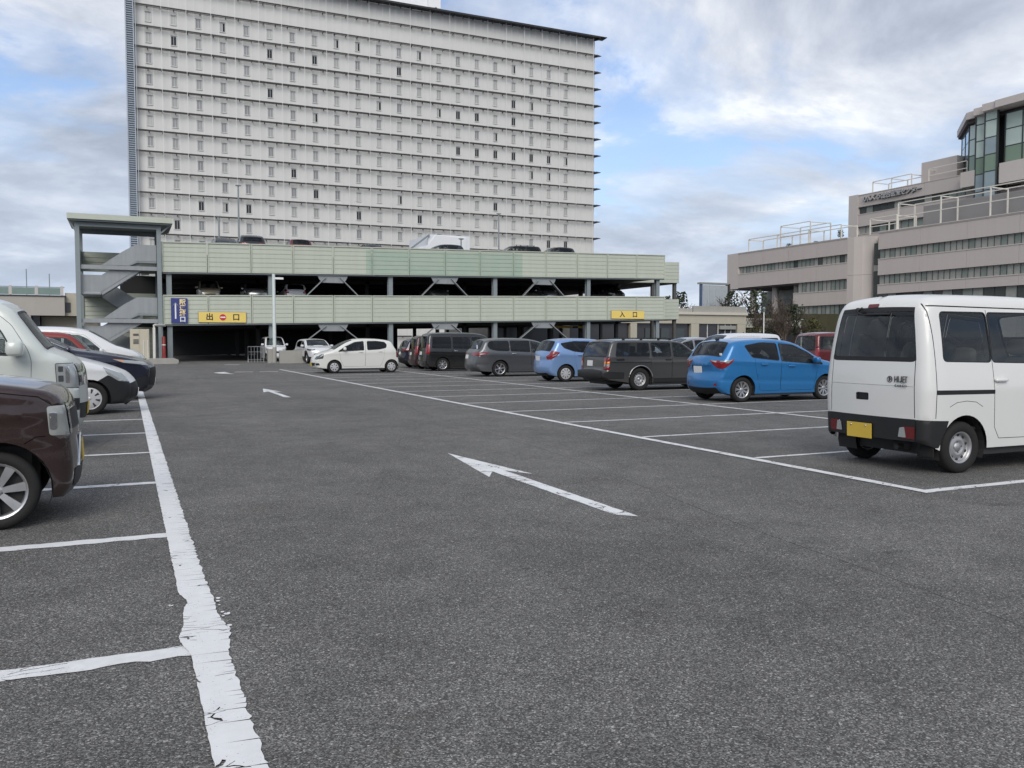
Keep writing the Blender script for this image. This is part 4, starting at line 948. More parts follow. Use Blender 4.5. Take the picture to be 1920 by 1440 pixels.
        # strip over the top
        So = [(s.S[i], s.Wd(s.S[i])) for i in range(len(s.S))]
        ol2 = So + densify([(So[-1][0], So[-1][1]), (So[-1][0], -So[-1][1])], .1)[1:len(densify([(So[-1][0], So[-1][1]), (So[-1][0], -So[-1][1])], .1)) // 2] + [(a, -b) for a, b in reversed(So)]
        grid = []; t = q * .4; 
        while t < s.S[-1]:
            W = s.Wd(t); n = max(3, int(2 * W / (q * 1.6)))
            grid += [(t, -W + 2 * W * (k + .5) / n) for k in range(n)]; t += q * .8
        vs2, tri2, reg2 = cut(ol2, s.reg_strip, grid); maps = {}
        for f, r_ in zip(tri2, reg2):
            cy = sum(vs2[i].y for i in f) / len(f); cs = sum(vs2[i].x for i in f) / len(f)
            if r_ < 0: nm, m, push, key = 'body', s.pm, 0, 0
            else:
                nm, pl, m, push, join = s.reg_strip[r_]; m = m or s.pm; my = sum(p[1] for p in pl) / len(pl)
                key = 0 if join else ((1 if my > 0 else -1) if nm in ('taillight', 'headlight', 'fog_lamp', 'bumper_lamp') else ('s', r_))
                if nm in ('bumper', 'lower_trim'): key = 0 if join else pl[0][0] < s.S[-1] / 2
            mb = s.piece(nm, key, m); mp = maps.setdefault((nm, key, push), {})
            ids = []
            for i in f:
                if i not in mp: mp[i] = len(mb.v); mb.v.append(tuple(s.strip_map(vs2[i].x, vs2[i].y, push)))
                ids.append(mp[i])
            mb.f.append(tuple(ids)); mb.m.append(0); mb.sm.append(True)
        for (nm, key), (mb, m) in s.parts.items():
            me = mb.mesh(nm, m)
            bm = bmesh.new(); bm.from_mesh(me); bmesh.ops.remove_doubles(bm, verts=bm.verts, dist=.0008); bmesh.ops.recalc_face_normals(bm, faces=bm.faces)
            # orient outward: test against the car centre
            c = Vector(((s.xmin + s.xmax) / 2, 0, .7)); sc = sum(f.normal.dot(f.calc_center_median() - c) * f.calc_area() for f in bm.faces)
            if sc < 0: bmesh.ops.reverse_faces(bm, faces=bm.faces)
            bm.to_mesh(me); bm.free(); o = link(nm, me, s.root)
            if nm in ('panel_gap', 'window_trim'): o['kind'] = 'stuff'
        s.under(); s.wheels()
        return s.root
    def under(s):
        sp = s.sp; b = MB(); xr, xf = sp['axles']; wr = sp['rad']; ra = wr + sp.get('arch', .055); inn = s.hw - .34
        b.box((s.xmin + .30, -inn, .19), (s.xmax - .30, inn, .62))
        b.box((xr + ra + .02, -s.hw + .08, max(.15, sp['sill'] - .08)), (xf - ra - .02, s.hw - .08, .40))
        b.box((s.xmin + .14, -s.hw + .22, sp.get('tailz', .30)), (xr - ra - .01, s.hw - .22, .52)) if xr - ra > s.xmin + .2 else None
        b.box((xf + ra, -s.hw + .30, .22), (s.xmax - .22, s.hw - .30, .5)) if s.xmax - .22 > xf + ra + .05 else None
        for xc in (xr, xf):
            for sg in (1, -1):
                ya, yb = sg * (s.w0(xc, wr + ra * .6) - .035), sg * inn; vs = []; n = 14
                for k in range(n + 1):
                    a = math.pi * (-.12 + 1.24 * k / n); vs += [(xc + (ra - .006) * math.cos(a), ya, wr + (ra - .006) * math.sin(a)), (xc + (ra - .006) * math.cos(a), yb, wr + (ra - .006) * math.sin(a))]
                b.add(vs, [(2 * k, 2 * k + 1, 2 * k + 3, 2 * k + 2) for k in range(n)])
        b.build('underbody', C_DISC, s.root, fix=False)
    def wheels(s):
        sp = s.sp; tm, rm = wheel_meshes(sp.get('wheel', ('cap', 7, .4)), sp['rad'], sp.get('tw', .17), sp.get('rim', sp['rad'] * .62), s.root.name)
        for xc in sp['axles']:
            for sg in (1, -1):
                w_ = bpy.data.objects.new('wheel', None); COL.objects.link(w_); w_.parent = s.root; w_.empty_display_size = .2
                w_.location = (xc, sg * (s.w0(xc, sp['rad'] * 1.4) - sp.get('tw', .17) / 2 - sp.get('winset', .03)), sp['rad'])
                w_.rotation_euler = (0, random.uniform(0, 6), 0 if sg > 0 else math.pi)
                link('tyre', tm, w_); link('rim', rm, w_)
    def interior(s, seats, light=False, dash=None, floor=.42, bench=None):
        """seats: x positions of seat rows"""
        mm = C_SEATL if light else C_SEAT; hw = s.hw - .14
        for i, (x, z) in enumerate(seats):
            for y in ((-hw * .5, hw * .5)):
                b = MB(); b.add(*blob((x, y, z), (.16, hw * .72, .66)), smooth=True); b.add(*blob((x + .25, y, z - .30), (.55, hw * .74, .18)), smooth=True)
                b.add(*blob((x - .03, y, z + .43), (.11, .26, .20)), smooth=True); b.build('seat', mm, s.root, fix=False)
        if dash: MB().add(*blob((dash[0], 0, dash[1]), (.5, 2 * hw, .28)), smooth=True).build('dashboard', C_INT, s.root, fix=False); MB().lathe([(.17, -.012), (.185, 0), (.17, .012), (.155, 0), (.17, -.012)], 16, 0, 'x', (dash[0] - .38, -hw * .5, dash[1] + .05)).build('steering_wheel', C_INT, s.root, fix=False)
        MB().box((s.xmin + .2, -hw - .02, floor - .03), (s.xmax - .6, hw + .02, floor)).build('cabin_floor', C_INT, s.root)
    def plate(s, end, y, z, m, wd=.33, ht=.165, out=.012):
        t = s.s_end(end, z); P = s.strip_map(t, y, out); p, n = s.at(t); nn = Vector((n.x, 0, n.y)); up = Vector((-n.y, 0, n.x)) if end == 'front' else Vector((n.y, 0, -n.x))
        if up.z < 0: up = -up
        b = MB(); yy = Vector((0, 1, 0)); v = []
        for d in (0, -.012):
            for a, c in ((-1, -1), (1, -1), (1, 1), (-1, 1)): v.append(P + yy * wd / 2 * a + up * ht / 2 * c + nn * d)
        b.add(v, [(0, 1, 2, 3), (7, 6, 5, 4), (0, 4, 5, 1), (1, 5, 6, 2), (2, 6, 7, 3), (3, 7, 4, 0)]); b.build('license_plate', m, s.root)
        return P, nn, up
    def handle(s, x, z, m=None, L=.2, ht=.035):
        for sg in (1, -1):
            y = s.y_at(x, z); b = MB(); b.add(*blob((x, sg * (y + .018), z), (L, .04, ht), 6, .5), smooth=True); b.build('door_handle', m or s.pm, s.root, fix=False)
    def mirror(s, x, z, m=None, size=(.11, .20, .15), arm=.03, sides=(1, -1)):
        for sg in sides:
            y = s.y_at(x, z - .05); b = MB(); b.add(*blob((x, sg * (y + size[1] / 2 + arm), z), size, 8, .5), smooth=True)
            b.add(*blob((x + .01, sg * (y + .03), z - size[2] * .4), (.07, .16, .04), 6, .6), 1, True); b.build('side_mirror', [m or s.pm, C_BLK], s.root, fix=False)
    def put(s, X, Y, rz=0.0):
        s.root.location = (X, Y, 0); s.root.rotation_euler = (0, 0, rz); return s.root
# ================================================================== cars
C_REDV = mat('van_tail_lens', (.13, .012, .014), .2, coat=.6); M_BADGE = mat('badge_grey', (.10, .10, .105), .35, .5)
P_WHITE = paint('white_van_paint', (.70, .70, .68), .0, .30, .6)
c = Car('delivery_van', 'white small delivery van with yellow plate nearest the camera on the right', dict(
    W=1.56, belt=(.92, .92), tumble=.06, tum2=.10, tuck=.035, r=.115, sill=.27, rad=.285, axles=(.60, 3.03), tw=.155, rim=.175, wheel=('steel', 10), arch=.075, planf=(.6, .1), planr=(.35, .035), crown_r=.035, crown_f=.08, crown_t=.03, tailz=.36,
    sil=[(3.30, .27), (3.36, .45), (3.36, .75), (3.28, 1.02), (3.10, 1.16), (2.80, 1.62), (2.66, 1.81), (2.45, 1.90), (1.9, 1.955), (1.0, 1.965), (.35, 1.95), (.16, 1.90), (.085, 1.78), (.05, 1.5), (.03, 1.22), (.015, .95), (.02, .66), (.03, .36)]), P_WHITE, q=.07)
c.side('bumper', [(-.05, .30), (.22, .30), (.30, .45), (.345, .59), (-.05, .605)], C_BLK, .003, rnd=.01)
c.face('rear', 'bumper', [(-.8, .30), (.8, .30), (.8, .605), (-.8, .605)], C_BLK, .003, rnd=0)
c.side('window', [(.27, 1.24), (.99, 1.225), (.985, 1.765), (.29, 1.765)], C_GLASS, -.006, .012, rnd=.05)
c.side('window', [(1.02, 1.225), (1.95, 1.205), (1.93, 1.765), (1.02, 1.765)], C_GLASS, -.006, .012, rnd=.04)
c.side('window', [(2.02, 1.20), (2.86, 1.16), (2.62, 1.70), (2.04, 1.755)], C_GLASS, -.006, .012, rnd=.04)
c.seam([(.135, 1.86), (.15, 1.5), (.16, .62)], .009); c.seam([(1.005, 1.80), (1.005, 1.25), (1.03, .9), (1.06, .5), (1.14, .37)], .008); c.seam([(1.99, 1.80), (1.99, .36)], .008); c.seam([(1.14, .37), (1.99, .36)], .007)
c.seam([(.15, 1.835), (1.0, 1.825), (2.0, 1.815), (2.6, 1.76)], .014)
c.side('sliding_door_rail', [(.16, .875), (1.04, .868), (1.04, .915), (.16, .925)], C_BLK, -.004, rnd=.008)
c.seam([(.35, .74), (.45, .785), (.6, .80), (.75, .785), (.86, .73)], .006)
c.band('windshield', c.s_end('front', 1.22), c.s_end('front', 1.74), C_CLEAR, .06)
c.face('rear', 'rear_window', [(-.585, 1.275), (.585, 1.275), (.565, 1.775), (-.565, 1.775)], C_GLASS, -.005, rnd=.05, trim=.05)
for k in (1, -1): c.face('rear', 'tail_seam', [(k * .604, .62), (k * .613, .62), (k * .585, 1.905), (k * .576, 1.905)], C_SEAM, -.008, rnd=0)
c.face('rear', 'tail_crease', [(-.6, .955), (.6, .955), (.6, .96), (-.6, .96)], P_WHITE, -.006, rnd=0)
c.face('rear', 'tailgate_handle', [(.0, .78), (.19, .78), (.19, .865), (.0, .865)], C_BLK, -.018, rnd=.02)
c.face('rear', 'brake_light', [(-.03, 1.82), (.12, 1.82), (.12, 1.856), (-.03, 1.856)], C_REDV, .006, rnd=.01)
for k in (1, -1):
    c.face('rear', 'taillight', [(k * .44, .39), (k * .625, .39), (k * .625, .52), (k * .46, .52)], C_REDV, .009, rnd=.012)
    c.face('rear', 'reversing_lamp', [(k * .41, .40), (k * .51, .40), (k * .49, .515), (k * .43, .505)], C_CLRL, .012, rnd=.012)
c.build(); van = c
c.interior([(1.15, .85), (2.05, .95)], True, (2.95, 1.05), .5)
P, nn, up = c.plate('rear', .12, .43, C_PLATEY, .36, .17, .03)
for dy in (-.11, .11): MB().lathe([(.001, -.01), (.008, -.01), (.008, .006)], 6, 0, 'x', (P.x - .004, .12 + dy, P.z + .06)).build('plate_bolt', C_CHR, c.root)
b = MB(); b.add(*blob((.02, .22, 1.815), (.05, .06, .05), 6, .8), smooth=True); b.tube([(.0, .22, 1.815), (.0, .19, 1.765), (.015, .12, 1.755), (.02, -.25, 1.752)], .011, 6); b.build('rear_wiper', C_BLK, c.root)
MB().add(*blob((.01, .155, 1.825), (.03, .035, .035), 6, .8), smooth=True).build('washer_jet', C_BLK, c.root)
bx = -.012
for k_, ch in enumerate('HI ET'):
    if ch != ' ': lt = text_mesh('badge_letter', ch, .10, M_BADGE, c.root, .004, (bx, -.375 - .034 * k_, 1.03), (R(90), 0, R(-90)), 'CENTER', .66)
zt_ = 1.03 + max(v.co.y for v in lt.data.vertices); zb_ = 1.03 + min(v.co.y for v in lt.data.vertices); yj = -.375 - .034 * 2 - .006
b = MB(); b.box((bx - .004, yj - .0045, zb_ + .008), (bx + .004, yj + .0045, zt_)); b.bar((bx, yj + .001, zb_ + .010), (bx, yj + .012, zb_ + .002), .008, .009); b.bar((bx, yj + .012, zb_ + .004), (bx, yj + .020, zb_ + .012), .008, .009); b.build('badge_letter', M_BADGE, c.root)
text_mesh('badge', 'CARGO', .034, M_BADGE, c.root, .003, (bx, -.44, .962), (R(90), 0, R(-90)), 'CENTER', 1.0, .0, 1.6)
b = MB(); b.lathe([(.028, -.004), (.036, -.004), (.036, .004)], 20, 0, 'x', (bx, -.29, 1.03), False); b.bar((bx, -.282, 1.008), (bx, -.282, 1.052), .006, .009); b.bar((bx, -.282, 1.05), (bx, -.305, 1.03), .006, .008); b.bar((bx, -.305, 1.03), (bx, -.282, 1.01), .006, .008); b.build('emblem', M_BADGE, c.root)
b = MB(); b.tube([(.3, .05, 1.95), (.22, .08, 1.985), (.15, .1, 1.99)], [.02, .012, .006], 6); b.build('roof_antenna', C_BLK, c.root)
b = MB(); b.tube([(.25, -.25, .27), (.0 + .12, -.28, .27)], .03, 8); b.add(*blob((.45, -.2, .28), (.45, .25, .15)), smooth=True); b.build('exhaust', C_DISC, c.root)
b = MB(); b.box((.16, -.735, .20), (.17, -.56, .34)); b.build('mud_flap', C_RUB, c.root)
c.handle(1.12, 1.02, None); c.put(7.745, 7.17, R(-1.2))

# ---------------------------------------------------------------- right row, tails towards the lane
def lamps(c, end, side_poly, face_poly, m, push=.003, name=None, rnd=.02):
    nm = name or ('taillight' if end == 'rear' else 'headlight')
    if side_poly: c.side(nm, side_poly, m, push, rnd=rnd)
    if face_poly:
        for k in (1, -1): c.face(end, nm, [(y * k, z) for y, z in face_poly], m, push, rnd=rnd)
P_BLUE = paint('blue_paint', (.012, .165, .42), .25, .26)
c = Car('blue_hatchback', 'bright blue hatchback with its tail to the lane', dict(W=1.695, belt=(1.04, .90), tumble=.24, tuck=.06, r=.10, sill=.20, rad=.30, axles=(.62, 3.13), tw=.175, rim=.20, wheel=('spoke', 9, .010, .009, True), arch=.05, planf=(1.0, .2), planr=(.75, .13), crown_r=.09, crease=((.99, .82, .012), (.55, .45, -.010)),
    sil=[(3.76, .20), (3.86, .34), (3.88, .52), (3.82, .70), (3.62, .84), (3.3, .95), (3.0, 1.02), (2.6, 1.24), (2.25, 1.40), (1.9, 1.475), (1.45, 1.50), (.9, 1.49), (.52, 1.455), (.36, 1.40), (.26, 1.27), (.13, 1.08), (.05, .98), (.06, .84), (.07, .70), (.02, .60), (.01, .42), (.05, .30), (.14, .22)]), P_BLUE, q=.08)
c.door([(.98, .72), (.93, .98), (.98, 1.36), (1.30, 1.435), (1.70, 1.43), (1.72, .27), (1.12, .27), (1.06, .5)]); c.door([(1.73, .27), (1.71, 1.43), (2.15, 1.36), (2.55, 1.18), (2.86, .98), (2.80, .6), (2.74, .27)])
c.side('window', [(.68, 1.34), (.86, 1.075), (1.20, 1.04), (1.64, .995), (1.62, 1.395), (1.15, 1.41)], C_PRIV, -.005, .018, rnd=.05)
c.side('window', [(1.72, .985), (2.98, .895), (2.55, 1.175), (2.12, 1.35), (1.70, 1.39)], C_CLEAR, -.005, .018, rnd=.04)
c.band('rear_window', c.s_end('rear', 1.40), c.s_end('rear', 1.09), C_PRIV, .075); c.band('windshield', c.s_end('front', 1.045), c.s_end('front', 1.43), C_CLEAR, .05)
lamps(c, 'rear', [(-.2, .97), (.18, 1.0), (.36, 1.035), (.24, .90), (.10, .80), (-.2, .80)], [(.34, .985), (.60, .995), (.9, 1.0), (.9, .79), (.58, .81)], C_REDL)
for k in (1, -1): c.face('rear', 'reversing_lamp', [(k * .38, .975), (k * .57, .985), (k * .55, .945)], C_CLRL, .006, rnd=.01)
c.side('reversing_lamp', [(.0, .985), (.16, 1.0), (.30, 1.02), (.20, .93)], C_CLRL, .006, rnd=.01)
c.face('rear', 'lower_trim', [(-.7, .20), (.7, .20), (.55, .36), (-.55, .36)], C_BLK, .002, rnd=.03); c.face('rear', 'plate_recess', [(-.36, .66), (.36, .66), (.40, .88), (-.40, .88)], P_BLUE, -.02, rnd=.04)
lamps(c, 'rear', None, [(.50, .40), (.60, .40), (.60, .46), (.52, .45)], C_REDL, .004, 'fog_lamp')
c.build(); c.interior([(1.0, .78), (1.95, .80)], False, (2.75, .92), .38); c.plate('rear', .12, .775, C_PLATE); c.handle(1.20, .90); c.handle(2.02, .855); c.mirror(2.68, 1.0, size=(.13, .20, .14))
b = MB(); b.tube([(.13, .2, 1.13), (.10, .0, 1.12), (.12, -.28, 1.145)], .012, 6); b.build('rear_wiper', C_BLK, c.root)
MB().add(*blob((.45, 0, 1.50), (.12, .05, .06), 6, .7), smooth=True).build('roof_antenna', C_BLK, c.root); MB().box((.135, -.60, 1.11), (.15, -.52, 1.17)).build('sticker', C_STK, c.root)
b = MB(); b.lathe([(.03, -.006), (.045, -.006), (.045, .006)], 16, 0, 'x', (-.02, 0, .93), False); b.bar((-.02, -.03, .93), (-.02, .03, .93), .01, .012); b.build('emblem', C_CHR, c.root)
c.put(12.72, 16.93, R(-1.5)); blue = c

P_VOL = paint('grey_wagon_paint', (.085, .085, .083), .55, .34)
c = Car('old_estate_car', 'boxy old dark grey estate car with roof rails beside the blue hatchback', dict(W=1.71, belt=(.99, .98), tumble=.22, tum2=.05, tuck=.04, r=.055, sill=.24, rad=.335, axles=(1.31, 3.96), tw=.185, rim=.20, wheel=('steel', 12), arch=.065, planf=(.7, .08), planr=(.5, .05), crown_r=.03, crown_f=.05, crown_t=.04, crease=((.84, .82, .006),),
    sil=[(4.66, .26), (4.75, .36, 'c'), (4.75, .55, 'c'), (4.66, .58, 'c'), (4.64, .82), (4.56, .89), (4.0, .95), (3.40, 1.0, 'c'), (3.1, 1.2), (2.80, 1.40), (2.62, 1.45), (2.2, 1.475), (1.2, 1.485), (.60, 1.475), (.44, 1.44), (.36, 1.36), (.22, 1.02), (.20, .88), (.18, .60, 'c'), (.04, .585, 'c'), (.03, .40, 'c'), (.20, .34)]), P_VOL, q=.085)
c.side('bumper', [(-.1, .36), (.75, .36), (.75, .545), (-.1, .59)], C_BLK, .006, rnd=.012); c.face('rear', 'bumper', [(-1, .36), (1, .36), (1, .59), (-1, .59)], C_BLK, .004, rnd=0)
c.side('lower_trim', [(1.75, .2), (3.52, .2), (3.52, .36), (1.75, .36)], C_BLK, .004, rnd=.01)
c.side('rubbing_strip', [(.30, .830), (4.55, .812), (4.55, .84), (.30, .858)], C_BLK, .006, rnd=.006)
c.door([(1.72, .36), (1.66, .60), (1.66, 1.43), (2.38, 1.43), (2.38, .36)], .03); c.door([(2.40, .36), (2.40, 1.43), (2.75, 1.37), (3.30, 1.0), (3.30, .36)], .03)
c.side('window', [(.47, 1.02), (1.60, 1.01), (1.60, 1.40), (.56, 1.40)], C_PRIV, -.004, .022, rnd=.04); c.side('window', [(1.69, 1.01), (2.34, 1.0), (2.34, 1.40), (1.69, 1.40)], C_GLASS, -.004, .018, rnd=.03); c.side('window', [(2.43, 1.0), (3.24, .99), (2.76, 1.34), (2.60, 1.395), (2.43, 1.40)], C_CLEAR, -.004, .018, rnd=.03)
c.band('rear_window', c.s_end('rear', 1.40), c.s_end('rear', 1.01), C_PRIV, .04); c.band('windshield', c.s_end('front', 1.03), c.s_end('front', 1.41), C_CLEAR, .04)
lamps(c, 'rear', [(-.1, .62), (.27, .62), (.275, .97), (-.1, .97)], [(.66, .62), (1, .62), (1, .97), (.66, .97)], C_REDL, .012, rnd=.012)
c.side('indicator_lamp', [(.10, .79), (.26, .79), (.265, .86), (.10, .86)], C_AMB, .016, rnd=.005); c.side('reversing_lamp', [(.10, .72), (.26, .72), (.26, .785), (.10, .785)], C_CLRL, .016, rnd=.005)
for k in (1, -1): c.face('rear', 'indicator_lamp', [(k * .68, .79), (k * .78, .79), (k * .78, .86), (k * .68, .86)], C_AMB, .016, rnd=.005); c.face('rear', 'reversing_lamp', [(k * .68, .72), (k * .78, .72), (k * .78, .785), (k * .68, .785)], C_CLRL, .016, rnd=.005)
lamps(c, 'front', [(4.45, .64), (4.7, .64), (4.7, .84), (4.45, .84)], [(.42, .64), (1, .64), (1, .84), (.42, .84)], C_CLRL)
c.build(); c.interior([(1.75, .78), (2.45, .80)], False, (3.15, .93), .38); c.plate('rear', .18, .80, C_PLATE); c.handle(2.25, .91, C_BLK, .2); c.handle(3.05, .905, C_BLK, .2); c.handle(.62, .93, C_BLK, .26, .06); c.mirror(3.1, 1.02, C_BLK)
b = MB()
for sg in (1, -1):
    b.tube([(.75, sg * .60, 1.545), (2.5, sg * .60, 1.545)], .014, 6)
    for x in (.85, 1.45, 2.05, 2.45): b.add(*blob((x, sg * .60, 1.515), (.10, .035, .06), 5, .6))
b.build('roof_rail', C_BLK, c.root)
b = MB()
for sg in (1, -1):
    n = 12; pr = [math.pi * (.06 + .88 * k / n) for k in range(n + 1)]; b.tube([(1.31 + .405 * math.cos(a), sg * (c.w0(1.31, .6) + .004), .335 + .405 * math.sin(a)) for a in pr], .014, 6)
b.build('arch_lip', C_RIM, c.root)
c.put(12.47, 22.08, R(-2.0)); vol = c

P_SKY = paint('light_blue_paint', (.20, .33, .58), .35, .28)
c = Car('light_blue_hatchback', 'light blue rounded hatchback between the grey estate cars', dict(W=1.695, belt=(1.08, .93), tumble=.25, tuck=.06, r=.10, sill=.20, rad=.30, axles=(.66, 3.16), tw=.17, rim=.20, wheel=('cap', 9, .36), arch=.05, planf=(1.0, .2), planr=(.7, .13), crown_r=.09, crease=((.98, .84, .010),),
    sil=[(3.76, .20), (3.85, .34), (3.87, .52), (3.80, .74), (3.55, .90), (3.2, 1.02), (2.75, 1.22), (2.35, 1.42), (2.0, 1.50), (1.5, 1.53), (.95, 1.53), (.55, 1.50), (.36, 1.45), (.26, 1.30), (.13, 1.10), (.05, .95), (.05, .78), (.02, .62), (.01, .44), (.05, .32), (.14, .24)]), P_SKY, q=.09)
c.door([(1.02, .72), (.98, 1.0), (1.05, 1.40), (1.40, 1.46), (1.72, 1.46), (1.74, .27), (1.14, .27), (1.08, .5)]); c.door([(1.75, .27), (1.73, 1.46), (2.2, 1.40), (2.6, 1.22), (2.9, 1.0), (2.84, .6), (2.78, .27)])
c.side('window', [(.46, 1.37), (.58, 1.22), (.95, 1.10), (1.30, 1.06), (1.66, 1.03), (1.64, 1.43), (1.0, 1.445)], C_PRIV, -.005, .018, rnd=.05); c.side('window', [(1.75, 1.02), (3.0, .95), (2.6, 1.19), (2.2, 1.36), (1.74, 1.43)], C_GLASS, -.005, .018, rnd=.04)
c.band('rear_window', c.s_end('rear', 1.42), c.s_end('rear', 1.10), C_PRIV, .06); c.band('windshield', c.s_end('front', 1.06), c.s_end('front', 1.45), C_CLEAR, .05)
lamps(c, 'rear', [(-.2, .90), (.02, 1.06), (.20, 1.12), (.40, 1.05), (.28, .92), (.10, .80), (-.2, .80)], [(.50, .92), (.9, 1.07), (.9, .79), (.52, .80)], C_REDL)
c.side('reversing_lamp', [(.12, .93), (.32, 1.02), (.24, .92)], C_CLRL, .006, rnd=.01)
c.face('rear', 'lower_trim', [(-.55, .22), (.55, .22), (.5, .34), (-.5, .34)], C_BLK, .002, rnd=.03)
c.build(); c.interior([(1.0, .80), (1.95, .82)], False, (2.75, .95), .38); c.plate('rear', .12, .84, C_PLATE); c.handle(1.20, .96); c.handle(2.02, .92); c.mirror(2.72, 1.05, size=(.12, .2, .14))
b = MB(); b.tube([(.13, .2, 1.14), (.10, .0, 1.125), (.12, -.28, 1.15)], .012, 6); b.build('rear_wiper', C_BLK, c.root)
c.put(13.67, 27.72, R(-2.0)); fit = c

P_ODY = paint('grey_minivan_paint', (.115, .12, .13), .6, .30)
c = Car('low_grey_minivan', 'long low dark grey minivan with red wraparound lamps left of the light blue hatchback', dict(W=1.80, belt=(1.02, .92), tumble=.26, tuck=.06, r=.10, sill=.20, rad=.325, axles=(1.06, 3.89), tw=.19, rim=.225, wheel=('spoke', 6, .022, .030, False), arch=.05, planf=(1.1, .22), planr=(.8, .15), crown_r=.09, crease=((.90, .80, .012), (.50, .45, -.010)),
    sil=[(4.62, .20), (4.76, .34), (4.78, .52), (4.70, .72), (4.45, .86), (4.0, .98), (3.75, 1.03), (3.2, 1.30), (2.8, 1.46), (2.3, 1.54), (1.6, 1.56), (.9, 1.545), (.55, 1.50), (.42, 1.44), (.24, 1.14), (.10, 1.0), (.07, .82), (.03, .64), (.01, .44), (.06, .32), (.16, .24)]), P_ODY, q=.095)
c.door([(1.50, .75), (1.46, 1.0), (1.50, 1.46), (2.42, 1.46), (2.44, .27), (1.62, .27)]); c.door([(2.46, .27), (2.44, 1.46), (2.9, 1.38), (3.3, 1.18), (3.58, .98), (3.5, .6), (3.45, .27)])
c.side('window', [(.50, 1.30), (.58, 1.14), (.9, 1.07), (1.45, 1.05), (1.45, 1.46), (.62, 1.45)], C_PRIV, -.005, .016, rnd=.08); c.side('window', [(1.52, 1.05), (2.38, 1.01), (2.38, 1.46), (1.52, 1.465)], C_PRIV, -.005, .016, rnd=.04); c.side('window', [(2.46, 1.0), (3.62, .95), (3.2, 1.19), (2.8, 1.37), (2.46, 1.455)], C_CLEAR, -.005, .016, rnd=.04)
c.band('rear_window', c.s_end('rear', 1.44), c.s_end('rear', 1.12), C_PRIV, .06); c.band('windshield', c.s_end('front', 1.08), c.s_end('front', 1.48), C_CLEAR, .05)
lamps(c, 'rear', [(-.2, .84), (.24, .86), (.58, .98), (.42, 1.0), (-.2, .98)], [(.34, .86), (1, .86), (1, .99), (.34, .97)], C_REDL); c.side('reversing_lamp', [(.14, .88), (.42, .95), (.20, .95)], C_CLRL, .006, rnd=.01)
c.build(); c.interior([(1.5, .80), (2.6, .82)], False, (3.5, .95), .38); c.plate('rear', .2, .80, C_PLATE); c.handle(1.66, .94, C_CHR); c.handle(2.66, .91, C_CHR); c.mirror(3.35, 1.03)
b = MB(); b.tube([(.20, .2, 1.17), (.17, -.0, 1.155), (.19, -.30, 1.18)], .012, 6); b.build('rear_wiper', C_BLK, c.root); MB().box((.12, -.66, 1.14), (.135, -.56, 1.30)).build('sticker', C_STK, c.root)
c.put(12.98, 33.0, R(-2.0)); ody = c

P_BLACK = paint('black_paint', (.008, .009, .010), .1, .20, .9)
VANSP = dict(W=1.70, belt=(1.02, 1.0), tumble=.13, tuck=.05, r=.10, sill=.20, rad=.32, axles=(.86, 3.72), tw=.185, rim=.215, wheel=('spoke', 8, .012, .012, True), arch=.05, planf=(1.0, .2), planr=(.5, .06), crown_r=.06, crease=((.92, .84, .012),),
    sil=[(4.55, .20), (4.66, .34), (4.68, .54), (4.62, .78), (4.40, .96), (4.05, 1.08), (3.85, 1.14), (3.35, 1.55), (3.05, 1.75), (2.6, 1.83), (1.6, 1.86), (.5, 1.84), (.25, 1.79), (.17, 1.68), (.08, 1.15), (.05, .9), (.02, .64), (.01, .44), (.04, .32), (.12, .24)])
def minivan(name, label, pm, q=.1, group=None):
    c = Car(name, label, VANSP, pm, group, q)
    c.door([(1.38, .75), (1.33, 1.0), (1.34, 1.74), (2.32, 1.74), (2.34, .27), (1.50, .27)]); c.door([(2.36, .27), (2.34, 1.74), (2.95, 1.66), (3.60, 1.10), (3.5, .6), (3.35, .27)])
    c.side('window', [(.30, 1.12), (1.28, 1.10), (1.28, 1.66), (.36, 1.66)], C_PRIV, -.005, .018, rnd=.06); c.side('window', [(1.38, 1.10), (2.28, 1.08), (2.28, 1.66), (1.38, 1.66)], C_PRIV, -.005, .018, rnd=.04); c.side('window', [(2.38, 1.08), (3.55, 1.06), (3.05, 1.52), (2.8, 1.64), (2.38, 1.66)], C_CLEAR, -.005, .018, rnd=.04)
    c.band('rear_window', c.s_end('rear', 1.66), c.s_end('rear', 1.14), C_PRIV, .06); c.band('windshield', c.s_end('front', 1.18), c.s_end('front', 1.76), C_CLEAR, .05)
    lamps(c, 'rear', [(-.2, .82), (.20, .84), (.22, 1.30), (-.2, 1.30)], [(.58, .82), (1, .82), (1, 1.30), (.62, 1.30)], C_REDL)
    lamps(c, 'front', [(4.15, .84), (4.9, .78), (4.9, .92), (4.2, .98)], [(.40, .74), (1, .78), (1, .92), (.40, .86)], C_CLRL); c.face('front', 'grille', [(-.38, .62), (.38, .62), (.38, .84), (-.38, .84)], C_BLK, .004)
    c.build(); c.interior([(1.4, .95), (2.5, .98)], False, (3.6, 1.05), .45); c.plate('rear', 0, .86, C_PLATE); c.handle(1.52, .98, C_CHR); c.handle(2.5, .97, C_CHR); c.mirror(3.45, 1.15)
    return c
bvan = minivan('black_minivan', 'tall black minivan just right of the white hatchback', P_BLACK); bvan.put(13.2, 40.0, R(-2))
P_MAR = paint('maroon_paint', (.035, .010, .012), .3, .28)
mvan = minivan('maroon_minivan', 'dark maroon minivan mostly hidden behind the black minivan', P_MAR, .12); mvan.root.scale = (.9, .9, .93); mvan.put(13.55, 42.75, R(-2))

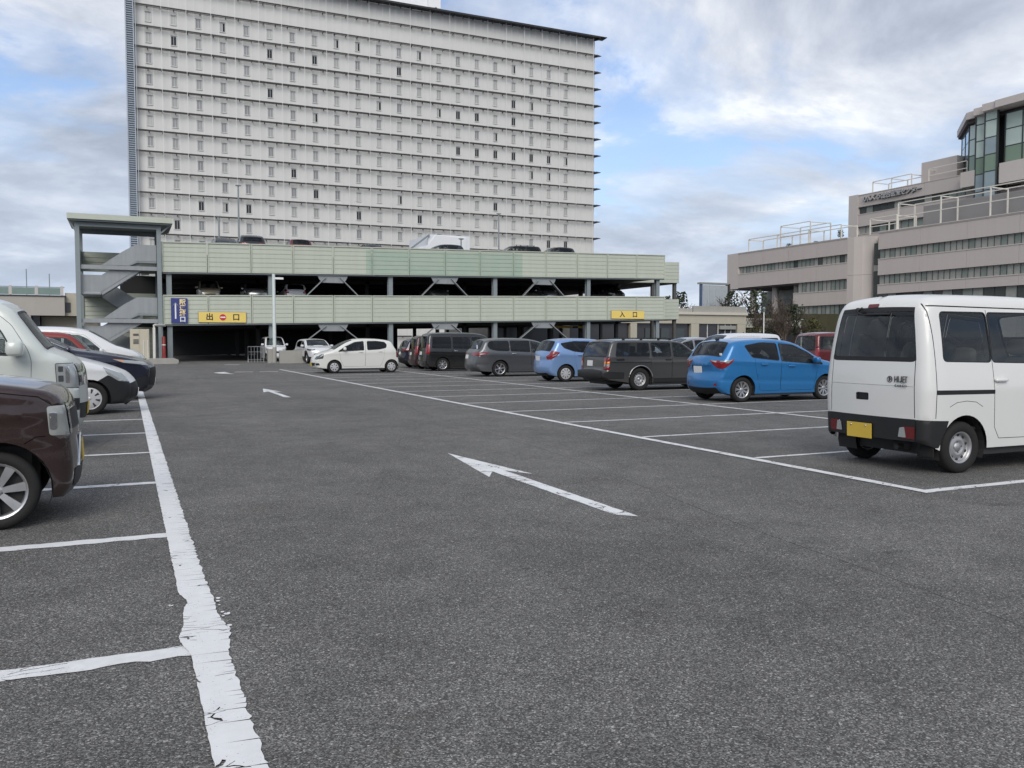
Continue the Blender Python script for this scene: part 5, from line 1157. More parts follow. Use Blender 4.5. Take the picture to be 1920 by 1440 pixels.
P_MIRA = paint('cream_white_paint', (.68, .68, .64), .0, .28)
c = Car('white_hatchback', 'white hatchback parked nose towards the lane near the garage', dict(W=1.62, belt=(1.10, 1.0), tumble=.24, tuck=.05, r=.10, sill=.23, rad=.30, axles=(.42, 3.18), tw=.165, rim=.195, wheel=('cap', 7, .42), arch=.05, planf=(.9, .17), planr=(.6, .09), crown_r=.07, crease=((.98, .90, .010),),
    sil=[(3.92, .24), (4.0, .36), (4.02, .52), (3.97, .74), (3.80, .88), (3.5, 1.0), (3.22, 1.08), (2.7, 1.38), (2.35, 1.53), (2.0, 1.595), (1.5, 1.61), (.95, 1.585), (.55, 1.53), (.40, 1.46), (.25, 1.20), (.12, 1.0), (.08, .8), (.03, .58), (.02, .42), (.06, .32), (.14, .26)]), P_MIRA, q=.085)
c.door([(.80, .75), (.77, 1.05), (.85, 1.46), (1.25, 1.54), (1.68, 1.54), (1.70, .32), (.98, .32), (.86, .55)]); c.door([(1.72, .32), (1.70, 1.54), (2.2, 1.48), (2.7, 1.25), (2.95, 1.05), (2.88, .6), (2.74, .32)])
c.side('window', [(.66, 1.34), (.70, 1.20), (1.02, 1.13), (1.60, 1.10), (1.60, 1.50), (1.1, 1.505), (.76, 1.46)], C_PRIV, -.005, .018, rnd=.05); c.side('window', [(1.78, 1.09), (3.0, 1.03), (2.62, 1.26), (2.2, 1.45), (1.78, 1.50)], C_GLASS, -.005, .018, rnd=.04)
c.band('rear_window', c.s_end('rear', 1.46), c.s_end('rear', 1.14), C_PRIV, .06); c.band('windshield', c.s_end('front', 1.12), c.s_end('front', 1.54), C_CLEAR, .05)
lamps(c, 'front', [(3.70, .70), (4.2, .62), (4.2, .78), (3.86, .88), (3.66, .92)], [(.42, .66), (1, .64), (1, .82), (.45, .80)], C_LAMPD); lamps(c, 'rear', [(-.2, .72), (.18, .74), (.20, 1.12), (-.2, 1.1)], [(.55, .72), (1, .72), (1, 1.1), (.6, 1.1)], C_REDL)
c.face('front', 'grille', [(-.45, .38), (.45, .38), (.5, .50), (-.5, .50)], C_BLK, .003); c.side('fog_lamp', [(3.84, .38), (4.2, .36), (4.2, .48), (3.88, .48)], C_BLK, .003)
c.build(); c.interior([(1.0, .90), (1.95, .92)], False, (2.85, 1.02), .40); c.plate('front', 0, .43, C_PLATEY); c.handle(.98, 1.02); c.handle(1.92, 1.0); c.mirror(2.72, 1.15, size=(.13, .2, .15))
c.root.scale = (.965, .965, .965); c.put(11.62, 39.10, math.pi); mira = c

# ---------------------------------------------------------------- compact crossover nose-on, then others behind
P_PEARL = paint('pearl_white_paint', (.66, .67, .69), .1, .25)
XSP = dict(W=1.765, belt=(1.0, .98), tumble=.24, tuck=.05, r=.10, sill=.26, rad=.34, axles=(.78, 3.34), tw=.19, rim=.225, wheel=('spoke', 5, .02, .04, False), arch=.055, planf=(.9, .22), planr=(.7, .13), crown_r=.08, crown_f=.14, crease=((.95, .92, .012),),
    sil=[(4.02, .26), (4.12, .40), (4.14, .60), (4.10, .82), (3.95, .98), (3.5, 1.08), (3.2, 1.12), (2.75, 1.36), (2.4, 1.52), (2.0, 1.58), (1.4, 1.60), (.8, 1.575), (.45, 1.52), (.30, 1.42), (.16, 1.15), (.07, 1.02), (.08, .82), (.03, .66), (.02, .5), (.08, .36), (.18, .28)])
def crossover(name, label, pm, q=.1, group=None, clad=C_BLK, plate=True):
    c = Car(name, label, XSP, pm, group, q)
    c.door([(1.16, .78), (1.10, 1.0), (1.14, 1.44), (1.5, 1.52), (1.94, 1.52), (1.96, .34), (1.28, .34)]); c.door([(1.98, .34), (1.96, 1.52), (2.4, 1.44), (2.8, 1.24), (3.0, 1.05), (2.95, .6), (2.86, .34)])
    c.side('window', [(.62, 1.36), (.74, 1.14), (1.20, 1.09), (1.88, 1.07), (1.88, 1.47), (1.1, 1.48)], C_PRIV, -.005, .018, rnd=.05); c.side('window', [(2.0, 1.07), (3.06, 1.04), (2.7, 1.25), (2.35, 1.42), (2.0, 1.47)], C_GLASS, -.005, .018, rnd=.04)
    c.band('rear_window', c.s_end('rear', 1.42), c.s_end('rear', 1.14), C_PRIV, .06); c.band('windshield', c.s_end('front', 1.16), c.s_end('front', 1.53), C_CLEAR, .05)
    lamps(c, 'rear', [(-.2, .90), (.34, .96), (.34, 1.06), (-.2, 1.04)], [(.40, .92), (1, .92), (1, 1.04), (.40, 1.02)], C_REDL); lamps(c, 'front', [(3.62, .88), (4.3, .80), (4.3, .92), (3.62, .99)], [(.42, .84), (1, .82), (1, .93), (.46, .92)], C_LAMPD)
    if clad: c.side('lower_trim', [(-.1, .2), (4.3, .2), (4.3, .42), (3.80, .46), (3.60, .82), (3.34, .86), (3.06, .82), (2.90, .46), (1.24, .46), (1.06, .82), (.78, .86), (.50, .82), (.30, .48), (-.1, .46)], clad, .004, rnd=.04); c.face('front', 'lower_trim', [(-1, .26), (1, .26), (1, .42), (.62, .46), (.5, .66), (-.5, .66), (-.62, .46), (-1, .42)], clad, .004, rnd=.02); c.face('rear', 'lower_trim', [(-1, .26), (1, .26), (1, .46), (.5, .56), (-.5, .56), (-1, .46)], clad, .004, rnd=.02)
    for k in (1, -1): c.face('front', 'air_vent', [(k * .55, .48), (k * .72, .48), (k * .70, .70), (k * .64, .70)], C_BLK, .005)
    c.build(); c.interior([(1.2, .88), (2.15, .90)], False, (3.0, 1.05), .42); c.plate('front', 0, .52, C_PLATE); c.plate('rear', 0, .80, C_PLATE); c.handle(1.36, .99); c.handle(2.22, .98); c.mirror(2.86, 1.16, size=(.13, .2, .15))
    return c
cross = crossover('white_crossover', 'white crossover with black lower cladding facing us behind the white hatchback', P_PEARL, .095); cross.put(11.35, 59.6, R(-90 + 3))

# ---------------------------------------------------------------- left row, noses towards the lane
C_LENSG = mat('hazy_lens', (.34, .35, .33), .22, .1, coat=1.0)
P_BROWN = paint('dark_brown_paint', (.038, .019, .017), .45, .24, .9)
c = Car('brown_box_car', 'dark brown boxy small car nearest on the left, cut by the frame', dict(W=1.475, belt=(1.10, 1.06), tumble=.12, tuck=.045, r=.095, sill=.22, rad=.30, axles=(.42, 2.85), tw=.165, rim=.218, wheel=('spoke', 7, .020, .036, False), arch=.085, planf=(.65, .13), planr=(.5, .06), crown_r=.05, crown_f=.045, crown_t=.04, crease=((.92, .88, .012), (.62, .60, -.008)), winset=.02,
    sil=[(3.30, .205), (3.36, .30), (3.375, .48), (3.365, .62), (3.345, .80), (3.32, .96), (3.25, 1.045), (3.10, 1.09), (2.85, 1.13), (2.62, 1.16), (2.40, 1.38), (2.22, 1.56), (2.0, 1.62), (1.2, 1.64), (.4, 1.62), (.16, 1.56), (.08, 1.4), (.04, 1.0), (.02, .6), (.03, .40), (.10, .26)]), P_BROWN, q=.06)
c.door([(.85, .75), (.80, 1.0), (.82, 1.54), (1.42, 1.55), (1.42, .30), (.95, .30)]); c.door([(1.44, .30), (1.44, 1.55), (2.1, 1.5), (2.50, 1.14), (2.44, .7), (2.36, .30)])
c.side('window', [(.20, 1.16), (1.38, 1.14), (1.38, 1.50), (.24, 1.50)], C_PRIV, -.005, .018); c.side('window', [(1.48, 1.14), (2.46, 1.13), (2.18, 1.44), (2.05, 1.50), (1.48, 1.50)], C_CLEAR, -.005, .018)
c.band('rear_window', c.s_end('rear', 1.52), c.s_end('rear', 1.12), C_PRIV, .05); c.band('windshield', c.s_end('front', 1.20), c.s_end('front', 1.57), C_CLEAR, .05)
c.side('headlight', [(3.22, .715), (3.5, .70), (3.5, .95), (3.205, .945)], C_LENSG, .006, rnd=.025)
for k in (1, -1): c.face('front', 'headlight', [(k * .44, .71), (k * .8, .71), (k * .8, .95), (k * .44, .95)], C_LENSG, .006, rnd=.03)
c.side('lamp_reflector', [(3.225, .76), (3.275, .76), (3.275, .90), (3.222, .90)], C_CHR, .010, rnd=.02)
for k in (1, -1): c.face('front', 'lamp_reflector', [(k * .48, .75), (k * .57, .75), (k * .57, .91), (k * .48, .91)], C_LAMPD, .010, rnd=.02)
c.face('front', 'grille', [(-.42, .74), (.42, .74), (.42, .90), (-.42, .90)], C_BLK, .004); c.face('front', 'grille', [(-.45, .28), (.45, .28), (.45, .42), (-.45, .42)], C_BLK, .004)
c.seam([(3.05, .66), (3.13, .71), (3.20, .71)], .007); c.seam([(2.55, 1.10), (2.85, 1.065), (3.15, 1.02), (3.24, .955)], .008)
c.side('side_marker', [(2.99, .855), (3.03, .855), (3.03, .89), (2.99, .89)], P_BROWN, .008, rnd=.018)
c.build(); c.interior([(.9, .95), (1.75, .97)], False, (2.4, 1.05), .42); c.plate('front', 0, .53, C_PLATEY, out=.012); c.mirror(2.36, 1.2); c.handle(.98, .98); c.handle(1.65, .98)
b = MB(); b.tube([(2.66, -.5, 1.185), (2.72, -.2, 1.20), (2.74, .1, 1.205)], .012, 6); b.build('wiper', C_BLK, c.root)
b = MB(); b.tube([(3.405, -.30, .42), (3.412, -.18, .66), (3.412, .18, .66), (3.405, .30, .42)], .012, 6); b.build('grille_trim', C_CHR, c.root)
c.put(-3.79, 8.15, R(.6)); brown = c

P_KEI = paint('pale_white_paint', (.60, .635, .60), .05, .28)
c = Car('tall_white_van', 'tall white high-roof van with large square headlamp on the left', dict(W=1.475, belt=(1.22, 1.20), tumble=.10, tuck=.04, r=.10, sill=.28, rad=.285, axles=(.52, 2.95), tw=.155, rim=.18, wheel=('spoke', 8, .014, .016, False), arch=.06, planf=(.55, .13), planr=(.4, .04), crown_r=.04, crown_f=.08, crown_t=.05,
    sil=[(3.22, .26), (3.31, .40), (3.34, .60), (3.335, .90), (3.31, 1.08), (3.24, 1.20), (3.12, 1.265), (2.98, 1.31, 'c'), (2.80, 1.56), (2.63, 1.81), (2.56, 1.88), (2.42, 1.95), (2.1, 2.01), (1.2, 2.04), (.3, 2.01), (.12, 1.94), (.05, 1.7), (.02, 1.2), (.01, .7), (.03, .36)]), P_KEI, q=.07)
c.door([(1.92, .36), (1.92, 1.84), (2.38, 1.84), (2.58, 1.66), (2.76, 1.34), (2.80, 1.20), (2.78, .75), (2.60, .45), (2.58, .36)]); c.door([(.95, .36), (.93, 1.84), (1.89, 1.84), (1.89, .36)])
c.side('window', [(2.0, 1.30), (2.60, 1.28), (2.47, 1.55), (2.33, 1.755), (2.0, 1.775)], C_CLEAR, -.005, .02, rnd=.04); c.side('window', [(.95, 1.30), (1.86, 1.30), (1.86, 1.775), (.95, 1.775)], C_PRIV, -.005, .02, rnd=.04); c.side('window', [(.18, 1.30), (.86, 1.30), (.86, 1.775), (.20, 1.775)], C_PRIV, -.005, .02, rnd=.04)
c.band('windshield', c.s_end('front', 1.35), c.s_end('front', 1.80), C_CLEAR, .05); c.band('rear_window', c.s_end('rear', 1.78), c.s_end('rear', 1.25), C_PRIV, .06)
c.side('headlight', [(3.09, .85), (3.5, .82), (3.5, 1.16), (3.075, 1.155)], C_CLRL, .008, rnd=.02, trim=.008)
for k in (1, -1): c.face('front', 'headlight', [(k * .36, .86), (k * .8, .84), (k * .8, 1.16), (k * .40, 1.14)], C_CLRL, .008, rnd=.03)
c.side('lamp_reflector', [(3.19, .90), (3.235, .90), (3.235, 1.12), (3.19, 1.12)], C_CHR, .012, rnd=.015); c.side('lamp_reflector', [(3.105, .92), (3.165, .92), (3.165, 1.0), (3.105, 1.0)], C_LAMPD, .012, rnd=.01); c.side('lamp_reflector', [(3.105, 1.05), (3.16, 1.05), (3.16, 1.12), (3.105, 1.12)], C_LAMPD, .012, rnd=.01)
for k in (1, -1):
    for z in (.90, 1.03): c.face('front', 'lamp_reflector', [(k * .43, z), (k * .54, z), (k * .54, z + .09), (k * .43, z + .09)], C_LAMPD, .012, rnd=.02)
c.face('front', 'grille', [(-.34, .86), (.34, .86), (.38, 1.12), (-.38, 1.12)], C_CHR, .006); c.face('front', 'grille', [(-.45, .42), (.45, .42), (.5, .62), (-.5, .62)], C_BLK, .004)
c.side('fog_lamp', [(3.12, .54), (3.5, .52), (3.5, .68), (3.16, .70)], C_BLK, .004)
c.build(); c.interior([(1.1, 1.05), (2.0, 1.10)], True, (2.75, 1.20), .6); c.plate('front', 0, .54, C_PLATEY); c.handle(2.04, 1.05); c.mirror(2.64, 1.36, size=(.20, .26, .20), arm=.06)
c.put(-3.93, 13.34, 0); kei = c

P_W2 = paint('clean_white_paint', (.70, .71, .72), .0, .26)
c = Car('two_tone_car', 'white car with dark lower bumper between the tall van and the navy car', dict(W=1.67, belt=(1.06, 1.04), tumble=.24, tuck=.05, r=.11, sill=.20, rad=.325, axles=(.66, 3.20), tw=.18, rim=.215, wheel=('cap', 8, .4), arch=.05, planf=(1.0, .26), planr=(.7, .1), crown_f=.13, crease=((1.0, .86, .010),),
    sil=[(3.80, .20), (3.92, .32), (3.95, .50), (3.90, .66), (3.76, .82), (3.45, .96), (3.05, 1.08), (2.85, 1.14), (2.4, 1.40), (2.0, 1.55), (1.5, 1.60), (.8, 1.58), (.35, 1.5), (.20, 1.25), (.08, .95), (.04, .7), (.02, .45), (.10, .26)]), P_W2, q=.075)
c.side('bumper', [(3.27, .62), (3.53, .78), (3.70, .70), (4.1, .62), (4.1, .15), (3.2, .15)], C_BLK, .003, rnd=.01); c.face('front', 'bumper', [(-1, .18), (1, .18), (1, .60), (-1, .60)], C_BLK, .003, rnd=0)
c.door([(1.06, .7), (1.0, 1.0), (1.06, 1.48), (1.8, 1.52), (1.82, .27), (1.18, .27)]); c.door([(1.84, .27), (1.82, 1.52), (2.3, 1.42), (2.85, 1.06), (2.8, .6), (2.7, .27)])
c.side('window', [(.50, 1.36), (.62, 1.16), (1.76, 1.10), (1.76, 1.48), (1.0, 1.50)], C_PRIV, -.005, .018); c.side('window', [(1.88, 1.10), (2.88, 1.08), (2.35, 1.38), (1.88, 1.48)], C_CLEAR, -.005, .018)
c.band('windshield', c.s_end('front', 1.17), c.s_end('front', 1.53), C_CLEAR, .05); c.band('rear_window', c.s_end('rear', 1.44), c.s_end('rear', 1.10), C_PRIV, .06)
lamps(c, 'front', [(3.44, .945), (3.52, .80), (3.72, .66), (4.2, .60), (4.2, .74), (3.74, .82)], [(.52, .62), (1, .60), (1, .78), (.60, .76)], C_CLRL, .004); lamps(c, 'rear', [(-.2, .8), (.25, .82), (.3, 1.05), (-.2, 1.05)], [(.5, .8), (1, .8), (1, 1.05), (.5, 1.05)], C_REDL)
c.build(); c.interior([(1.1, .85), (2.0, .88)], False, (2.8, 1.0), .4); c.plate('front', 0, .42, C_PLATE); c.mirror(2.7, 1.12); c.handle(1.25, .95); c.handle(2.05, .94)
c.put(-3.88, 19.42, 0); two = c

P_NAVY = paint('navy_paint', (.008, .011, .032), .35, .22, .9)
c = Car('navy_suv', 'glossy dark navy car with sharp nose overhanging the thick white line', dict(W=1.82, belt=(1.10, 1.06), tumble=.26, tuck=.05, r=.11, sill=.24, rad=.35, axles=(.85, 3.55), tw=.2, rim=.24, wheel=('spoke', 5, .03, .05, False), arch=.05, planf=(1.2, .30), planr=(.8, .14), crown_f=.15, crease=((1.0, .92, .014),),
    sil=[(4.32, .20), (4.44, .30), (4.48, .50), (4.50, .74), (4.44, .88), (4.28, .97), (3.8, 1.09), (3.2, 1.19), (2.75, 1.27), (2.2, 1.52), (1.8, 1.64), (1.4, 1.68), (.9, 1.66), (.45, 1.52), (.22, 1.2), (.08, 1.0), (.06, .7), (.03, .5), (.12, .3)]), P_NAVY, q=.08)
c.door([(1.25, .8), (1.2, 1.06), (1.3, 1.52), (2.0, 1.52), (2.05, .34), (1.4, .34)]); c.door([(2.07, .34), (2.05, 1.52), (2.4, 1.36), (2.85, 1.12), (3.1, 1.0), (3.02, .34)])
c.side('window', [(.55, 1.42), (.72, 1.22), (1.95, 1.16), (1.95, 1.50), (1.1, 1.56)], C_PRIV, -.005, .018); c.side('window', [(2.08, 1.155), (2.85, 1.13), (2.35, 1.36), (2.08, 1.48)], C_CLEAR, -.005, .018)
c.band('windshield', c.s_end('front', 1.30), c.s_end('front', 1.62), C_CLEAR, .06); c.band('rear_window', c.s_end('rear', 1.46), c.s_end('rear', 1.16), C_PRIV, .06)
lamps(c, 'front', [(3.66, 1.02), (3.9, .93), (4.7, .82), (4.7, .90), (4.1, .98)], [(.52, .80), (1, .82), (1, .90), (.52, .86)], C_CLRL, .004); c.side('indicator_lamp', [(3.66, 1.02), (3.80, .985), (3.9, .955), (3.92, .99)], C_AMB, .006, rnd=.008)
c.face('front', 'grille', [(-.50, .36), (.50, .36), (.62, .78), (-.62, .78)], C_BLK, .005); lamps(c, 'rear', [(-.2, .9), (.4, .95), (.4, 1.05), (-.2, 1.05)], [(.4, .9), (1, .9), (1, 1.05), (.4, 1.05)], C_REDL)
for k in (1, -1): c.face('front', 'air_vent', [(k * .62, .34), (k * .86, .36), (k * .84, .62), (k * .66, .56)], C_BLK, .005); c.face('front', 'chrome_trim', [(k * .60, .30), (k * .82, .36), (k * .82, .40), (k * .60, .335)], C_CHR, .012, rnd=.005)
c.side('lower_trim', [(4.05, .28), (4.7, .28), (4.7, .60), (4.2, .56)], C_BLK, .003)
c.build(); c.interior([(1.35, .92), (2.3, .95)], False, (3.0, 1.1), .42); c.plate('front', 0, .46, C_PLATE); c.mirror(2.72, 1.24); c.handle(1.5, 1.0); c.handle(2.3, .99)
b = MB()
for sg in (1, -1): b.tube([(2.05, sg * .74, 1.555), (2.35, sg * .775, 1.42), (2.72, sg * .80, 1.245)], .012, 6)
b.build('pillar_trim', C_CHR, c.root)
c.put(-3.98, 23.72, 0); navy = c

# ---------------------------------------------------------------- tall small wagon shape used further back
TSP = dict(W=1.50, belt=(1.08, 1.06), tumble=.12, tuck=.04, r=.09, sill=.22, rad=.29, axles=(.45, 2.95), tw=.16, rim=.19, wheel=('cap', 8, .4), arch=.05, planf=(.7, .14), planr=(.5, .06), crown_f=.08, crown_r=.05,
    sil=[(3.30, .22), (3.38, .34), (3.40, .56), (3.36, .84), (3.22, 1.0), (2.95, 1.08), (2.75, 1.12), (2.42, 1.48), (2.2, 1.68), (1.9, 1.755), (1.2, 1.78), (.4, 1.76), (.18, 1.69), (.09, 1.4), (.05, 1.0), (.02, .6), (.06, .3)])
def boxwagon(name, label, pm, q=.12, group=None, glass=C_PRIV):
    c = Car(name, label, TSP, pm, group, q)
    c.door([(.86, .7), (.82, 1.0), (.84, 1.66), (1.5, 1.68), (1.5, .3), (.98, .3)]); c.door([(1.52, .3), (1.52, 1.68), (2.15, 1.6), (2.62, 1.08), (2.5, .3)])
    c.side('window', [(.18, 1.16), (1.45, 1.14), (1.45, 1.62), (.24, 1.62)], glass, -.005, .018); c.side('window', [(1.56, 1.14), (2.55, 1.12), (2.2, 1.52), (2.05, 1.62), (1.56, 1.62)], C_CLEAR, -.005, .018)
    c.band('rear_window', c.s_end('rear', 1.62), c.s_end('rear', 1.12), glass, .05); c.band('windshield', c.s_end('front', 1.16), c.s_end('front', 1.70), C_CLEAR, .045)
    lamps(c, 'front', [(3.1, .78), (3.6, .74), (3.6, .92), (3.08, .96)], [(.40, .74), (1, .74), (1, .92), (.40, .90)], C_CLRL); lamps(c, 'rear', [(-.2, .8), (.15, .82), (.16, 1.2), (-.2, 1.2)], [(.55, .8), (1, .8), (1, 1.2), (.6, 1.2)], C_REDL)
    c.face('front', 'grille', [(-.36, .60), (.36, .60), (.36, .72), (-.36, .72)], C_BLK, .004)
    c.build(); c.interior([(.9, .98), (1.8, 1.0)], True, (2.55, 1.06), .42); c.plate('front', 0, .44, C_PLATE); c.plate('rear', 0, .86, C_PLATE); c.mirror(2.42, 1.22); c.handle(1.0, .98); c.handle(1.66, .98)
    return c
P_RED = paint('red_paint', (.36, .022, .022), .1, .26)
redc = boxwagon('red_box_wagon', 'red car behind the navy car, only its pillar and roof showing', P_RED, .1, glass=C_CLEAR); redc.root.scale = (1, 1, .95); redc.put(-3.62, 27.4, 0)
P_W3 = paint('white_minivan_paint', (.68, .69, .70), .0, .26)
VANKEEP = VANSP['sil']; VANSP['sil'] = [(4.55, .20), (4.66, .34), (4.70, .60), (4.66, .90), (4.45, 1.10), (4.10, 1.24), (3.85, 1.32), (3.35, 1.62), (3.05, 1.78), (2.6, 1.87), (1.6, 1.90), (.5, 1.88), (.25, 1.82), (.17, 1.7), (.08, 1.15), (.05, .9), (.02, .64), (.01, .44), (.04, .32), (.12, .24)]
wmv = minivan('white_minivan', 'white minivan farthest along the left row with its bonnet showing', P_W3, .1); wmv.put(-4.2, 31.6, 0); VANSP['sil'] = VANKEEP
for o in wmv.root.children:
    if o.name.startswith('window'): o.data.materials[0] = C_CLEAR

# ---------------------------------------------------------------- repaint a finished car for the cars further away
def clone(car, name, label, pm, X, Y, Z=0, rz=0, group=None, sc=1.0):
    r = copy_tree(car.root); r.name = name; tag(r, label, 'car', group); r.location = (X, Y, Z); r.rotation_euler = (0, 0, rz); r.scale = (sc, sc, sc)
    old = car.pm
    def walk(o):
        for ch in o.children:
            if ch.type == 'MESH':
                for sl_ in ch.material_slots:
                    if sl_.material == old: sl_.link = 'OBJECT'; sl_.material = pm
            walk(ch)
    walk(r)
    if group is None and 'group' in r: del r['group']
    return r
P_GREY = paint('mid_grey_paint', (.16, .165, .17), .5, .3); P_DK = paint('charcoal_paint', (.022, .023, .026), .4, .25); P_SILV = paint('silver_paint', (.40, .41, .42), .8, .3); P_BEI = paint('beige_paint', (.36, .31, .22), .2, .35)
P_DRED = paint('deep_red_paint', (.12, .012, .015), .3, .25)
clone(cross, 'grey_crossover', 'dark hatchback windscreen visible beyond the white minivan on the left', P_DK, -4.55, 36.4)
clone(cross, 'navy_compact', 'dark navy compact seen tail-on just right of the white hatchback', P_NAVY, 13.75, 45.4, 0, R(-2))
clone(bvan, 'far_white_van', 'white people carrier with sloping windscreen behind the blue hatchback roof', P_PEARL, 25.2, 28.6, 0, math.pi, None, .95)
clone(redc, 'deep_red_wagon', 'deep red box wagon between the blue hatchback and the white van', P_DRED, 23.9, 25.4, 0, R(-3), None, 1.0)
clone(two, 'far_silver_car', 'low silver car roof glimpsed left of the deep red wagon', P_SILV, 24.5, 31.5, 0, math.pi)
clone(redc, 'small_white_car', 'white small car behind the concrete wall by the garage entrance', P_W3, 9.9, 66.5, 0, R(-90))
# level two, behind the lower parapet
def dz(x, lv): return ZL[lv][0] + (1.5, 1.25)[lv] + sh(x)
clone(redc, 'beige_wagon', 'beige car above the exit sign on the middle deck', P_BEI, 5.65, 69.2, dz(5.65, 0), R(-90))
clone(cross, 'silver_crossover', 'silver dark-windowed car on the middle deck left of the lamp post', P_SILV, 9.0, 69.8, dz(9, 0), R(-90))
clone(fit, 'white_deck_hatchback', 'white car tail-on with red lamps on the middle deck, right of the lamp post', P_W3, 11.9, 66.3, dz(11.9, 0), R(90))
clone(two, 'grey_deck_car', 'dark grey car inside the middle bracing bay of the middle deck', P_GREY, 23.6, 70.0, dz(23.6, 0), R(-90))
clone(bvan, 'dark_deck_van', 'dark people carrier silhouetted at the right end of the middle deck', P_DK, 40.4, 70.6, dz(40.4, 0), R(-90))
clone(mira, 'pale_deck_hatchback', 'pale car roof beside the third brace of the middle deck', P_SILV, 33.6, 69.8, dz(33.6, 0), R(-90))
# roof deck
clone(navy, 'black_roof_suv', 'black car seen tail-on at the left of the garage roof', P_BLACK, 8.75, 66.0, dz(8.75, 1), R(90), None, 1.08)
clone(ody, 'grey_roof_car', 'grey car nose beside the black car on the garage roof', P_GREY, 6.9, 70.4, dz(6.9, 1), R(-90), None, 1.05)
clone(fit, 'red_roof_car', 'dark red hatchback tail-on on the garage roof', P_DRED, 12.3, 66.0, dz(12.3, 1), R(90), None, 1.03)
clone(two, 'dark_roof_car', 'dark car barely clearing the parapet above the left bracing bay', P_DK, 18.4, 70.2, dz(18.4, 1), R(-90), None, .98)
clone(blue, 'navy_roof_hatchback', 'dark blue hatchback on the garage roof above the greener cladding', P_NAVY, 25.9, 67.2, dz(25.9, 1), math.pi, None, 1.0)
clone(vol, 'black_roof_estate', 'black boxy estate car on the garage roof under the right lamp post', P_BLACK, 33.2, 67.4, dz(33.2, 1), math.pi, None, 1.05)
clone(two, 'charcoal_roof_car', 'charcoal rounded car rightmost on the garage roof', P_DK, 36.6, 67.6, dz(36.6, 1), math.pi, None, 1.0)
# ground deck, deep in shade at the right end
clone(bvan, 'shaded_van', 'dark van deep in the ground deck left of the entrance', P_DK, 30.5, 76, 0, R(-90)); clone(mira, 'shaded_hatchback', 'dark hatchback deep in the ground deck beside the shaded van', P_GREY, 33.8, 76, 0, R(-90)); clone(cross, 'shaded_crossover', 'dark crossover in the ground deck right by the entrance', P_DK, 25.5, 75, 0, R(-90))
# ================================================================== lamp posts, small site furniture, trees
M_POLE = mat('white_post', (.62, .68, .66), .45, var=.06, vscale=3, streak=4)
lp = empty('lamp_post', (8.95, 58.0, 0)); tag(lp, 'pale slim lamp post with short arm in front of the garage', 'lamp post')
MB().tube([(0, 0, 0), (0, 0, 3.0), (0, 0, 5.9)], [.12, .11, .10], 12).build('pole', M_POLE, lp); MB().box((.05, -.09, 5.55), (.62, .09, 5.68)).build('lamp_arm', M_WHT, lp); MB().box((-.22, -.22, 0), (.22, .22, .06)).build('base_plate', M_STEEL, lp)
b = MB(); b.lathe([(.13, 0), (.13, 1.0)], 12, 0, 'z', (0, 0, .06)); b.build('sleeve', M_CONCL, lp)
wl = MB().box((9.15, 57.2, 0), (12.4, 57.5, .85)).box((8.55, 58.15, 0), (9.1, 58.6, .95)).build('low_concrete_wall', M_CONCL); tag(wl, 'low weathered concrete wall beside the lamp post', 'wall')
fn = empty('pipe_gate', (8.0, 58.4, 0)); tag(fn, 'grey pipe gate standing at the right edge of the garage exit', 'gate')
MB().tube([(-.7, 0, .05), (-.7, 0, 1.1), (.3, 0, 1.1), (.3, 0, .05)], .03, 8).build('gate_frame', M_GALV, fn)
for k in range(4): MB().tube([(-.5 + .2 * k, 0, .05), (-.5 + .2 * k, 0, 1.08)], .014, 6).build('gate_bar', M_GALV, fn)
for k in range(2): MB().tube([(-.68, 0, .25 + .5 * k), (.28, 0, .25 + .5 * k)], .014, 6).build('gate_rail', M_GALV, fn)
hb = empty('height_bar', (39.5, 76, 0)); tag(hb, 'yellow and black clearance bar hanging inside the garage entrance', 'barrier')
M_BARY = mat('bar_yellow', (.75, .48, .05), .5)
for k in range(9): MB().box((-2.6 + .6 * k, -.06, 2.78), (-2.0 + .6 * k, .06, 3.0)).build('bar_segment', M_BARY if k % 2 == 0 or k in (3, 5) else M_BLK, hb)
for x in (-2.3, 2.4): MB().tube([(x, 0, 3.0), (x, 0, 3.45)], .02, 6).build('hanger', M_STEEL, hb)
for k, (x, y, z0, h, lab) in enumerate(((8.9, 76, 7.6, 7.0, 'tall thin roof lamp post above the left of the garage'), (33.0, 76, 8.1, 5.6, 'thin roof lamp post above the right half of the garage'), (7.3, 76, 7.6, 4.3, 'short thin roof post left of the tall roof lamp post'), (27.0, 70.5, 8.0, 2.4, 'short dark roof post above the greener cladding'))):
    o = empty('roof_lamp_post', (x, y, z0)); tag(o, lab, 'lamp post'); MB().tube([(0, 0, 0), (0, 0, h)], [.09, .06], 8).build('pole', M_STEEL, o); MB().add(*blob((.0, 0, h + .05), (.5, .25, .12), 6, .7), smooth=True).build('lamp_head', M_STEEL, o)
sb = empty('rooftop_shelter', (0, 0, 0)); tag(sb, 'white sloped ramp shelter on the garage roof', 'shelter')
MB().prism([(24.6, 7.9), (31.2, 7.9), (31.2, 11.75), (28.0, 11.9)], 6, 0, (0, 80, 0)).build('shelter_wall', M_TWHITE, sb)
MB().box((27.2, 80.1, 8.2), (31.6, 86.2, 11.95)).build('shelter_side', mat('shelter_white', (.72, .74, .77), .5), sb); MB().bar((24.4, 79.95, 9.7), (27.3, 79.95, 11.9), .1, .16).build('shelter_edge', M_STEEL, sb)
